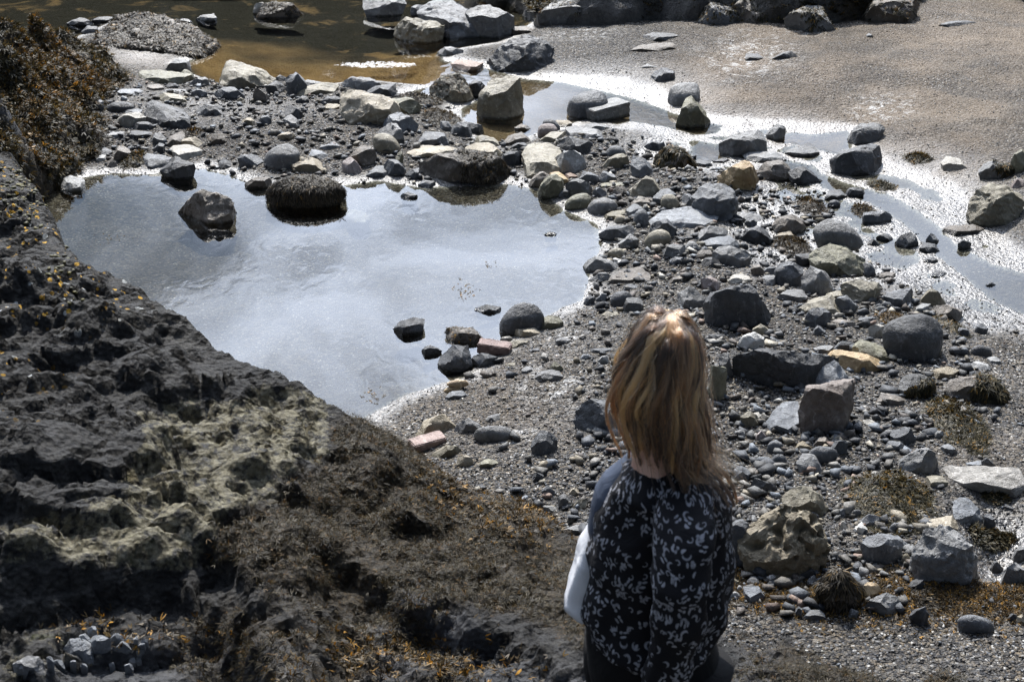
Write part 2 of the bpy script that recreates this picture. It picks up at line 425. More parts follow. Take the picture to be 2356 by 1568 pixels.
def sample(grid, x, y):
    fx = np.clip((np.asarray(x, float) - GX0) / GS, 0, grid.shape[1] - 1.001); fy = np.clip((np.asarray(y, float) - GY0) / GS, 0, grid.shape[0] - 1.001)
    xi = fx.astype(int); yi = fy.astype(int); fx = fx - xi; fy = fy - yi
    return (grid[yi, xi] * (1 - fx) + grid[yi, xi + 1] * fx) * (1 - fy) + (grid[yi + 1, xi] * (1 - fx) + grid[yi + 1, xi + 1] * fx) * fy
_ts = np.arange(3.2, 24.0, .025)
def hit(u, v, grid=None, floor=None):
    r = ray(u, v); t = _ts
    px, py, pz = r[0] * t, r[1] * t, CAM_Z + r[2] * t
    h = sample(SURF if grid is None else grid, px, py)
    if floor is not None: h = np.maximum(h, floor)
    k = np.argmax(pz < h)
    if not (pz < h).any():
        return at_z(u, v, 0)
    if k > 0:
        a0 = pz[k - 1] - h[k - 1]; a1 = h[k] - pz[k]
        tt = t[k - 1] + (t[k] - t[k - 1]) * a0 / (a0 + a1 + 1e-9)
    else:
        tt = t[k]
    return np.array([r[0] * tt, r[1] * tt, CAM_Z + r[2] * tt])

# ------------------------------------------------------------------ ground
def ground_material():
    b = NB('shingle_sand')
    geo = b.n('ShaderNodeNewGeometry'); P = geo.outputs['Position']
    wet = b.attr('wet').outputs['Fac']; warm = b.attr('warm').outputs['Fac']; salt = b.attr('salt').outputs['Fac']; weed = b.attr('bedweed').outputs['Fac']
    vo = b.n('ShaderNodeTexVoronoi', {'Vector': P, 'Scale': 85.0, 'Randomness': 1.0}, feature='F1')
    vo2 = b.n('ShaderNodeTexVoronoi', {'Vector': P, 'Scale': 34.0, 'Randomness': 1.0}, feature='F1')
    sep1 = b.n('ShaderNodeSeparateColor', {0: vo.outputs['Color']}); sep2 = b.n('ShaderNodeSeparateColor', {0: vo2.outputs['Color']})
    g = b.ramp(sep1.outputs[0], [(0.0, (.016,.017,.019)), (.35, (.045,.044,.044)), (.62, (.090,.080,.066)), (.82, (.155,.125,.088)), (.94, (.12,.13,.145)), (1.0, (.50,.48,.44))])
    g2 = b.ramp(sep2.outputs[0], [(0.0, (.022,.023,.027)), (.5, (.065,.064,.064)), (.8, (.12,.108,.09)), (1.0, (.24,.22,.19))])
    big = b.rng(b.noise(P, 2.2, 6, .6), .42, .62, 0, 1, True)
    col = b.mix(b.math('MULTIPLY', big, .55), g, g2)
    sandc = b.ramp(b.noise(P, 160.0, 3, .7), [(.3, (.10,.078,.058)), (.55, (.235,.185,.135)), (.75, (.40,.33,.25))])
    wm = b.math('MULTIPLY', warm, b.rng(b.noise(P, 1.3, 5, .6), .35, .6, .35, 1.0, True))
    col = b.mix(b.math('MULTIPLY', wm, .62), col, sandc)
    patch = b.rng(b.noise(P, .9, 6, .6), .35, .65, .72, 1.2)
    hs = b.n('ShaderNodeHueSaturation', {'Color': col, 'Value': patch, 'Saturation': 1.0})
    # dried salt and foam crust
    sm = b.math('MULTIPLY', salt, b.rng(b.noise(P, 9.0, 8, .72, .8), .50, .60, 0, 1, True))
    sm = b.math('MULTIPLY', sm, b.rng(sep1.outputs[1], .1, .6, .5, 1.0))
    col = b.mix(b.math('MULTIPLY', sm, .8), hs.outputs[0], (.66, .66, .65))
    wd = b.math('MULTIPLY', weed, b.rng(b.noise(P, 1.6, 7, .65, .5), .30, .46, 0, 1, True))
    col = b.mix(wd, col, (.018, .017, .010))
    bed = b.attr('bed').outputs['Fac']
    bedc = b.ramp(b.noise(P, 2.5, 6, .6), [(.3, (.24,.145,.055)), (.6, (.46,.30,.13)), (.8, (.56,.40,.20))])
    col = b.mix(b.math('MULTIPLY', bed, b.math('SUBTRACT', 1.0, wd)), col, bedc)
    wn_ = b.math('MULTIPLY', wet, b.rng(b.noise(P, 5.0, 6, .6), .25, .5, .75, 1.0))
    colw = b.mix(wn_, col, b.mix(1.0, col, (.50, .48, .46), 'MULTIPLY'))
    b.set(b.p, 'Base Color', colw)
    b.set(b.p, 'Roughness', b.rng(wn_, 0, 1, b.rng(sep1.outputs[2], 0, 1, .6, .95), b.rng(sep2.outputs[2], 0, 1, .30, .5)))
    b.set(b.p, 'Specular IOR Level', b.rng(wn_, 0, 1, .14, 1.0))
    # every grain lies at its own tilt
    tl = b.n('ShaderNodeVectorMath', {0: vo.outputs['Color'], 1: (.5, .5, .5)}, operation='SUBTRACT')
    tl2 = b.n('ShaderNodeVectorMath', {0: tl.outputs[0], 1: (1.0, 1.0, .1)}, operation='MULTIPLY')
    tl3 = b.n('ShaderNodeVectorMath', {0: tl2.outputs[0]}, operation='SCALE'); b.set(tl3, 'Scale', b.rng(wn_, 0, 1, .32, .26))
    ad = b.n('ShaderNodeVectorMath', {0: geo.outputs['Normal'], 1: tl3.outputs[0]}, operation='ADD')
    grain_n = b.n('ShaderNodeVectorMath', {0: ad.outputs[0]}, operation='NORMALIZE').outputs[0]
    hb1 = b.bump(b.math('MULTIPLY', vo2.outputs['Distance'], -1.0), b.rng(wn_, 0, 1, .9, .35), .03, grain_n)
    hb2 = b.bump(b.math('MULTIPLY', vo.outputs['Distance'], -1.0), b.rng(wn_, 0, 1, .9, .35), .012, hb1)
    hb3 = b.bump(b.noise(P, 12, 6, .65), .35, .04, hb2)
    b.set(b.p, 'Normal', hb3)
    return b.m
MAT['ground'] = ground_material()

xs = np.concatenate([[-600, -200, -80, -40, -22, -14], np.arange(-9.0, 9.4, .038), [14, 22, 40, 80, 200, 600]])
yy = [4.0]
while yy[-1] < 22.5:
    yy.append(yy[-1] + .011 + .0028 * yy[-1])
ys = np.concatenate([[-60, -10, 0, 2.5], np.array(yy), [24, 27, 32, 45, 80, 200, 700]])
MX, MY = np.meshgrid(xs, ys)
MZ = sample(H, MX, MY)
far = (np.abs(MX) > 11.5) | (MY > 23.5) | (MY < 1.8)
MZ = np.where(far, np.where(MY > 23.5, .1, MZ), MZ)
MZ = np.where((MY > 23.5) & (MX < 0), -.3, MZ)
# pebbly micro relief
MZ = MZ + (fbm(MX * 22, MY * 22, 3, .6) - .5) * .018 * (~far) * np.where(MZ > 0, smooth(0, .04, MZ), .6)
nx, ny = len(xs), len(ys)
idx = np.arange(nx * ny).reshape(ny, nx)
faces = np.stack([idx[:-1, :-1], idx[:-1, 1:], idx[1:, 1:], idx[1:, :-1]], -1).reshape(-1, 4)
me = mesh_np('beach_ground', np.stack([MX, MY, MZ], -1).reshape(-1, 3), faces, 4); shade_smooth(me)
UU, VV = project(MX, MY, 0 * MX)
def blobm(cu, cv, ru, rv):
    return np.clip(1.15 - np.hypot((UU - cu) / ru, (VV - cv) / rv), 0, 1)
wetz = smooth(.045, .012, MZ)
wet = np.clip(wetz * .95 + sample(wetflat, MX, MY) * 1.0 + blobm(2290, 1330, 130, 110) * .9 + blobm(330, 140, 110, 40) * .7 + blobm(500, 270, 260, 60) * .45, 0, 1)
wet[MY > 19] *= .5
wet *= smooth(-.012, -.002, MZ)
warm = np.clip(blobm(2150, 170, 620, 230) * 1.9 + blobm(1750, 220, 340, 90) * .8 + blobm(2150, 400, 330, 90) * .6 + (MZ < 0) * np.where(MY > 13.5, 1.6, .35) + blobm(2250, 1130, 160, 80) * .5 + blobm(330, 140, 120, 50) * .8 + blobm(1150, 950, 260, 160) * .35, 0, 1)
warm *= 1 - .8 * np.clip(blobm(2120, 260, 330, 40) * 1.0, 0, 1) * (np.abs(VV - (150 + (UU - 1900) * .28)) < 22)
salt = np.clip(blobm(1720, 165, 130, 55) + blobm(2030, 272, 90, 34) + blobm(1270, 930, 90, 85) + blobm(1190, 1060, 60, 40) + blobm(1300, 800, 70, 40) * .8 + blobm(1850, 105, 70, 22) + blobm(1330, 100, 120, 22) * .8, 0, 1)
bedweed = ((MZ < -.02) & (MY > 15.5)) * smooth(16.7, 18.3, MY + (fbm(MX, MY, 3) - .5) * 2)
bedweed = np.clip(bedweed + blobm(430, 175, 60, 25), 0, 1)
PID = pool_id[np.clip(((MY - GY0) / GS).astype(int), 0, pool_id.shape[0] - 1), np.clip(((MX - GX0) / GS).astype(int), 0, pool_id.shape[1] - 1)]
bed = (MZ < 0) * smooth(-.0, -.03, MZ) * (MY > 12.8) * np.where(PID == 1, .95, .35)
for k, a in (('bed', bed), ('wet', wet), ('warm', warm), ('salt', salt), ('bedweed', bedweed)):
    fattr(me, k, a)
tag(link('beach_ground', me, MAT['ground']), kind='structure')

# ------------------------------------------------------------------ water
def water_material():
    b = NB('pool_water')
    b.t.nodes.remove(b.p)
    geo = b.n('ShaderNodeNewGeometry'); P = geo.outputs['Position']
    mp = b.n('ShaderNodeMapping', {'Vector': P, 'Scale': (1.0, .55, 1.0), 'Rotation': (0, 0, .3)})
    rip = b.attr('ripple').outputs['Fac']
    rip = b.rng(b.math('SUBTRACT', rip, b.math('MULTIPLY', b.noise(mp.outputs[0], 15.0, 4, .8), 1.85)), -.05, .05)
    n1 = b.noise(mp.outputs[0], 9.0, 2, .4, .5); n2 = b.noise(mp.outputs[0], 55.0, 2, .5)
    calm = b.rng(b.noise(P, .8, 3, .5), .42, .62, .15, 1.0, True)
    b1 = b.bump(n1, b.math('MULTIPLY', b.math('ADD', calm, b.math('MULTIPLY', rip, 9.0)), .03), .05)
    b2 = b.bump(n2, b.math('ADD', b.math('MULTIPLY', calm, .0), b.math('MULTIPLY', rip, 1.6)), .03, b1)
    gl = b.n('ShaderNodeBsdfGlossy', {'Color': (1, 1, 1, 1), 'Roughness': b.math('ADD', .012, b.math('MULTIPLY', rip, .42)), 'Normal': b2})
    tr = b.n('ShaderNodeBsdfTransparent', {'Color': (.68, .69, .64, 1)})
    fr = b.n('ShaderNodeFresnel', {'IOR': 1.40, 'Normal': b2})
    mx_ = b.n('ShaderNodeMixShader', {0: fr.outputs[0], 1: tr.outputs[0], 2: gl.outputs[0]})
    b.t.links.new(mx_.outputs[0], b.out.inputs['Surface'])
    return b.m
MAT['water'] = water_material()
cs = 2
Hc = H[::cs, ::cs]; Xc = X[::cs, ::cs]; Yc = Y[::cs, ::cs]; Ic = pool_id[::cs, ::cs]
wetcell = Hc < .004
grow = wetcell.copy()
for a in (-1, 0, 1):
    for c in (-1, 0, 1):
        grow |= np.roll(np.roll(wetcell, a, 0), c, 1)
cell = grow[:-1, :-1] & grow[1:, :-1] & grow[:-1, 1:] & grow[1:, 1:]
gi = np.arange(Hc.size).reshape(Hc.shape)
WN = {'tide_pool': 'pool_water', 'upper_pool': 'upper_pool_water', 'stream': 'stream_water', 'puddle': 'puddle_water', 'side_puddle': 'side_puddle_water', 'outflow': 'outflow_water'}
for i, k in enumerate(POOLS):
    m = cell & (Ic[:-1, :-1] == i)
    jj, ii = np.nonzero(m)
    if not len(jj): continue
    f = np.stack([gi[jj, ii], gi[jj, ii + 1], gi[jj + 1, ii + 1], gi[jj + 1, ii]], -1)
    used, inv = np.unique(f, return_inverse=True)
    vv = np.stack([Xc.ravel()[used], Yc.ravel()[used], np.zeros(len(used))], -1)
    me = mesh_np(WN[k], vv, inv.reshape(f.shape), 4); shade_smooth(me)
    pu, pv = project(vv[:, 0], vv[:, 1], vv[:, 2])
    rp = np.clip(2.2 - np.hypot((pu - 870) / 105, (pv - 149) / 8.5) * 1.6, 0, 1) + np.clip(1.2 - np.hypot((pu - 980) / 60, (pv - 200) / 14), 0, 1) * .4
    rp = rp + np.clip(1.2 - np.hypot((pu - 2050) / 200, (pv - 520) / 120), 0, 1) * .12
    if i == 1: rp = rp + .05
    fattr(me, 'ripple', np.clip(rp, 0, 1))
    tag(link(WN[k], me, MAT['water']), kind='structure')

# ------------------------------------------------------------------ bedrock outcrops
def bedrock_material(name, base=((.010,.0105,.012), (.034,.033,.032), (.105,.10,.09))):
    b = NB(name)
    geo = b.n('ShaderNodeNewGeometry'); P = geo.outputs['Position']
    pale = b.attr('pale').outputs['Fac']; lich = b.attr('lichen').outputs['Fac']; turf = b.attr('turf').outputs['Fac']; gr = b.attr('greywet').outputs['Fac']
    n1 = b.noise(P, 3.0, 8, .65, .6); n2 = b.noise(P, 22.0, 8, .7); n3 = b.noise(P, 90.0, 4, .65)
    s = b.math('ADD', b.math('MULTIPLY', n1, .4), b.math('ADD', b.math('MULTIPLY', n2, .45), b.math('MULTIPLY', n3, .22)))
    col = b.ramp(s, [(.40, base[0]), (.54, base[1]), (.72, base[2])])
    # pale dry crust in shapes of its own
    pm = b.math('ADD', b.math('MULTIPLY', pale, .40), b.math('ADD', b.math('MULTIPLY', n2, .62), b.math('MULTIPLY', b.noise(P, 9.0, 6, .7, 1.2), .40)))
    pm = b.rng(pm, .82, .95, 0, 1, True)
    pc = b.ramp(b.noise(P, 30, 5, .7), [(.3, (.10,.088,.05)), (.5, (.24,.215,.14)), (.7, (.42,.39,.29))])
    col = b.mix(b.math('MULTIPLY', pm, .85), col, pc)
    gm = b.math('MULTIPLY', pale, b.rng(b.noise(P, 6.0, 8, .75, .6), .60, .70, 0, .6, True))
    col = b.mix(gm, col, (.11, .115, .028))
    # white and yellow lichen rosettes
    vl = b.n('ShaderNodeTexVoronoi', {'Vector': P, 'Scale': 13.0, 'Randomness': 1.0}, feature='F1')
    sp = b.n('ShaderNodeSeparateColor', {0: vl.outputs['Color']})
    rad = b.math('ADD', vl.outputs['Distance'], b.math('MULTIPLY', b.math('SUBTRACT', n2, .5), .35))
    disc = b.math('LESS_THAN', rad, b.math('MULTIPLY', sp.outputs[1], .34))
    pickw = b.math('MULTIPLY', b.math('GREATER_THAN', sp.outputs[0], .55), disc)
    col = b.mix(b.math('MULTIPLY', pickw, b.math('MULTIPLY', lich, b.rng(n1, .40, .46))), col, (.55, .57, .56))
    vy = b.n('ShaderNodeTexVoronoi', {'Vector': P, 'Scale': 26.0, 'Randomness': 1.0}, feature='F1')
    sy = b.n('ShaderNodeSeparateColor', {0: vy.outputs['Color']})
    ry = b.math('ADD', vy.outputs['Distance'], b.math('MULTIPLY', b.math('SUBTRACT', n2, .5), .5))
    dy_ = b.math('MULTIPLY', b.math('LESS_THAN', ry, b.math('MULTIPLY', sy.outputs[2], .42)), b.math('GREATER_THAN', sy.outputs[0], .48))
    ym = b.math('MULTIPLY', b.math('MULTIPLY', dy_, lich), b.rng(b.noise(P, 2.3, 3, .5), .40, .46))
    col = b.mix(ym, col, (.60, .34, .03))
    # short brown algal turf
    tm = b.math('MULTIPLY', turf, b.rng(n2, .3, .55, .55, 1.0))
    tcol = b.ramp(b.noise(P, 60, 5, .7), [(.3, (.012,.010,.006)), (.52, (.040,.030,.017)), (.72, (.12,.080,.035))])
    col = b.mix(tm, col, tcol)
    col = b.mix(b.math('MULTIPLY', gr, .8), col, b.ramp(n2, [(.3, (.06,.065,.075)), (.6, (.15,.155,.17)), (.8, (.26,.27,.28))]))
    b.set(b.p, 'Base Color', col)
    b.set(b.p, 'Roughness', b.rng(n2, .3, .7, .5, .85))
    b.set(b.p, 'Specular IOR Level', .28)
    b1 = b.bump(b.noise(P, 14.0, 10, .74, .5), 1.0, .11)
    b2 = b.bump(b.noise(P, 75.0, 5, .7), .9, .012, b1)
    vb = b.n('ShaderNodeTexVoronoi', {'Vector': P, 'Scale': 38.0, 'Randomness': 1.0}, feature='F1')
    b3 = b.bump(vb.outputs['Distance'], .6, .015, b2)
    b.set(b.p, 'Normal', b3)
    return b.m
MAT['bedrock'] = bedrock_material('bedrock')
MAT['far_rock'] = bedrock_material('far_rock', ((.05,.049,.048), (.13,.125,.118), (.24,.23,.215)))

def heightfield(name, x0, x1, y0, y1, step, fn, mat, floor=-.3, ystep=None):
    ax = np.arange(x0, x1, step); ay = np.arange(y0, y1, ystep or step)
    gx_, gy_ = np.meshgrid(ax, ay)
    z, sd = fn(gx_, gy_)
    keep = z > floor
    c = keep[:-1, :-1] | keep[1:, :-1] | keep[:-1, 1:] | keep[1:, 1:]
    gi_ = np.arange(z.size).reshape(z.shape)
    jj, ii = np.nonzero(c)
    f = np.stack([gi_[jj, ii], gi_[jj, ii + 1], gi_[jj + 1, ii + 1], gi_[jj + 1, ii]], -1)
    used, inv = np.unique(f, return_inverse=True)
    # push sideways a little so that lips overhang and faces are not smooth
    ox = (fbm(gx_ * 9, gy_ * 9 + z * 7, 4, .6) - .5) * .05; oy = (fbm(gx_ * 9 + 31, gy_ * 9 - z * 8, 4, .6) - .5) * .06
    vv = np.stack([(gx_ + ox).ravel()[used], (gy_ + oy).ravel()[used], z.ravel()[used]], -1)
    me = mesh_np(name, vv, inv.reshape(f.shape), 4); shade_smooth(me)
    return me, vv

def in_px(vv, polys):
    pu, pv = project(vv[:, 0], vv[:, 1], vv[:, 2])
    wob_u = (fbm(vv[:, 0] * 3, vv[:, 1] * 3, 4) - .5) * 160; wob_v = (fbm(vv[:, 0] * 3 + 7, vv[:, 1] * 3 + 3, 4) - .5) * 120
    r = np.zeros(len(vv))
    for poly, amt in polys:
        s = sdist(pu + wob_u, pv + wob_v, poly)
        r = np.maximum(r, smooth(-25, 35, s) * amt)
    return r
TURF = [([(790,900),(880,960),(1010,1060),(1060,1130),(1250,1175),(1340,1240),(1380,1420),(1340,1480),(1180,1420),(1060,1400),(1000,1500),(860,1500),(700,1420),(560,1330),(480,1290),(490,1180),(620,1120),(740,1080),(760,980)], 1.0),
        ([(380,1460),(560,1400),(760,1450),(1000,1480),(1080,1568),(1000,1640),(500,1640)], .75),
        ([(1680,1470),(1900,1480),(2356,1455),(2500,1480),(2500,1700),(1660,1700)], .85)]
PALE = [([(330,900),(700,860),(770,930),(760,1060),(640,1140),(520,1180),(480,1300),(330,1330),(0,1330),(0,1200),(250,1130)], 1.0),
        ([(930,1230),(1150,1260),(1330,1260),(1370,1500),(1200,1420),(1000,1330)], .9),
        ([(0,1440),(200,1460),(330,1568),(0,1640)], .8), ([(1680,1540),(2356,1520),(2356,1700),(1680,1700)], .7)]
LICH = [([(-200,300),(60,370),(140,480),(215,600),(330,660),(300,760),(190,760),(-100,760)], 1.0), ([(-100,800),(190,815),(200,910),(60,960),(-100,960)], .9)]
GREY = [([(120,1465),(420,1450),(700,1480),(760,1568),(700,1640),(60,1640)], .42), ([(860,1360),(960,1370),(1060,1440),(1090,1520),(1000,1480),(900,1400)], 1.0), ([(830,1450),(980,1480),(1010,1568),(820,1600)], .6), ([(1010,1490),(1200,1530),(1370,1530),(1370,1640),(980,1640)], .45), ([(1680,1510),(1790,1500),(1800,1640),(1660,1640)], .7)]
me, vvA = heightfield('rock_outcrop', -6.6, 5.2, 1.9, 12.6, .0190, lambda a, c: heightA(a, c), MAT['bedrock'], -.12)
turfA = in_px(vvA, TURF)
fattr(me, 'turf', turfA); fattr(me, 'pale', in_px(vvA, PALE)); fattr(me, 'lichen', in_px(vvA, LICH)); fattr(me, 'greywet', in_px(vvA, GREY))
outA = tag(link('rock_outcrop', me, MAT['bedrock']), 'large dark outcrop with lichen, pale crust and brown seaweed sloping down to the pool', 'rock')
me, vvB = heightfield('rock_outcrop', -12.0, -2.6, 8.6, 20.5, .04, lambda a, c: heightB(a, c), MAT['bedrock'], -.12)
GREYB = [([(0,255),(50,265),(110,310),(110,390),(60,370),(20,320)], 1.0), ([(110,65),(170,75),(190,110),(140,105)], .8)]
fattr(me, 'turf', 1 - in_px(vvB, GREYB)); fattr(me, 'pale', in_px(vvB, [([(0,110),(60,130),(60,210),(0,230)], .9)])); fattr(me, 'lichen', 0 * vvB[:, 0]); fattr(me, 'greywet', in_px(vvB, GREYB))
outB = tag(link('rock_outcrop', me, MAT['bedrock']), 'sloping outcrop thick with golden brown wrack at the edge of the upper pool', 'rock')

# rocks that close the cove, seen only at their feet
far_foot = [hit(u, v, H) for u, v in [(1190,38),(1215,54),(1300,60),(1420,60),(1500,48),(1560,52),(1700,54),(1760,62),(1850,60),(1950,54),(2060,46),(2108,32),(2118,6)]]
polyF = [tuple(c[:2]) for c in far_foot] + [(6.9, 22.2), (6.9, 24.0), (-1.0, 24.0), (-.6, 20.5)]
def heightF(x, y):
    warp = fbm(x * 1.2, y * 1.2, 4) - .5
    sd = sdist(x + warp * .35, y + warp * .35, polyF)
    body = np.clip(sd, 0, 3) * 1.1
    cells = fbm(x * 1.0 + 3, y * 1.0, 5, .5, ridged=True)
    z = sample(H, x, y) + .05 + np.minimum(body, .62 + .3 * warp) * (.45 + .9 * cells) + (fbm(x * 4, y * 4, 5) - .5) * .25
    edge = smooth(-.10, .12, sd)
    return np.where(sd > -.13, -.3 + (z + .3) * edge, -.35), sd
me, vvF = heightfield('rock_outcrop', -1.5, 8.0, 17.2, 24.2, .045, heightF, MAT['far_rock'], -.12)
nzF = fbm(vvF[:, 0] * 1.4, vvF[:, 1] * 1.4, 4)
fattr(me, 'turf', smooth(.54, .62, nzF) * .8); fattr(me, 'pale', 0 * nzF + .2); fattr(me, 'lichen', 0 * nzF); fattr(me, 'greywet', 0 * nzF)
outF = tag(link('rock_outcrop', me, MAT['far_rock']), 'row of dark weedy rocks closing the far side of the grey sand', 'rock')
polyG = [tuple(hit(2112, 10, H)[:2]), tuple(hit(2240, 16, H)[:2]), tuple(hit(2360, 14, H)[:2]), tuple(at_z(2700, 20, .1)[:2]), (16, 23), (16, 27), (7.0, 27)]
def heightG(x, y):
    warp = fbm(x * 1.4, y * 1.4, 4) - .5
    sd = sdist(x + warp * .3, y + warp * .3, polyG)
    z = sample(H, x, y) + .05 + np.minimum(np.clip(sd, 0, 3) * .9, .6) * (.5 + fbm(x, y, 4, ridged=True)) + (fbm(x * 4, y * 4, 4) - .5) * .2
    e = smooth(-.1, .2, sd)
    return np.where(sd > -.11, -.3 + (z + .3) * e, -.35), sd
me, vvG = heightfield('rock_outcrop', 6.5, 16.0, 18.5, 27.0, .07, heightG, MAT['far_rock'], -.12)
nzF = fbm(vvG[:, 0] * 1.4, vvG[:, 1] * 1.4, 4)
fattr(me, 'turf', smooth(.5, .6, nzF)); fattr(me, 'pale', 0 * nzF); fattr(me, 'lichen', 0 * nzF); fattr(me, 'greywet', 0 * nzF)
tag(link('rock_outcrop', me, MAT['far_rock']), 'low brown rock shelf along the top of the sand', 'rock')
polyC = [(-22, 23.0), (-9, 22.3), (-4, 22.6), (-1.2, 22.8), (-.2, 24.5), (1.0, 30), (-22, 30)]
def heightC(x, y):
    warp = fbm(x * .6, y * .6, 4) - .5
    sd = sdist(x + warp * .8, y + warp * .8, polyC)
    z = np.minimum(np.clip(sd, 0, 9) * 1.6, 2.6) + (fbm(x * .9, y * .9, 5, ridged=True) - .5) * 1.0
    e = smooth(-.2, .4, sd)
    return np.where(sd > -.21, -.5 + (z + .5) * e, -.5), sd
me, vvC = heightfield('rock_outcrop', -22, 2, 21.5, 30, .12, heightC, MAT['far_rock'], -.4)
for k in ('pale', 'lichen', 'greywet'): fattr(me, k, 0 * vvC[:, 0])
fattr(me, 'turf', 0 * vvC[:, 0] + .6)
outC = tag(link('rock_outcrop', me, MAT['bedrock']), 'dark shore cliff mirrored in the upper pool beyond the boulders', 'cliff')
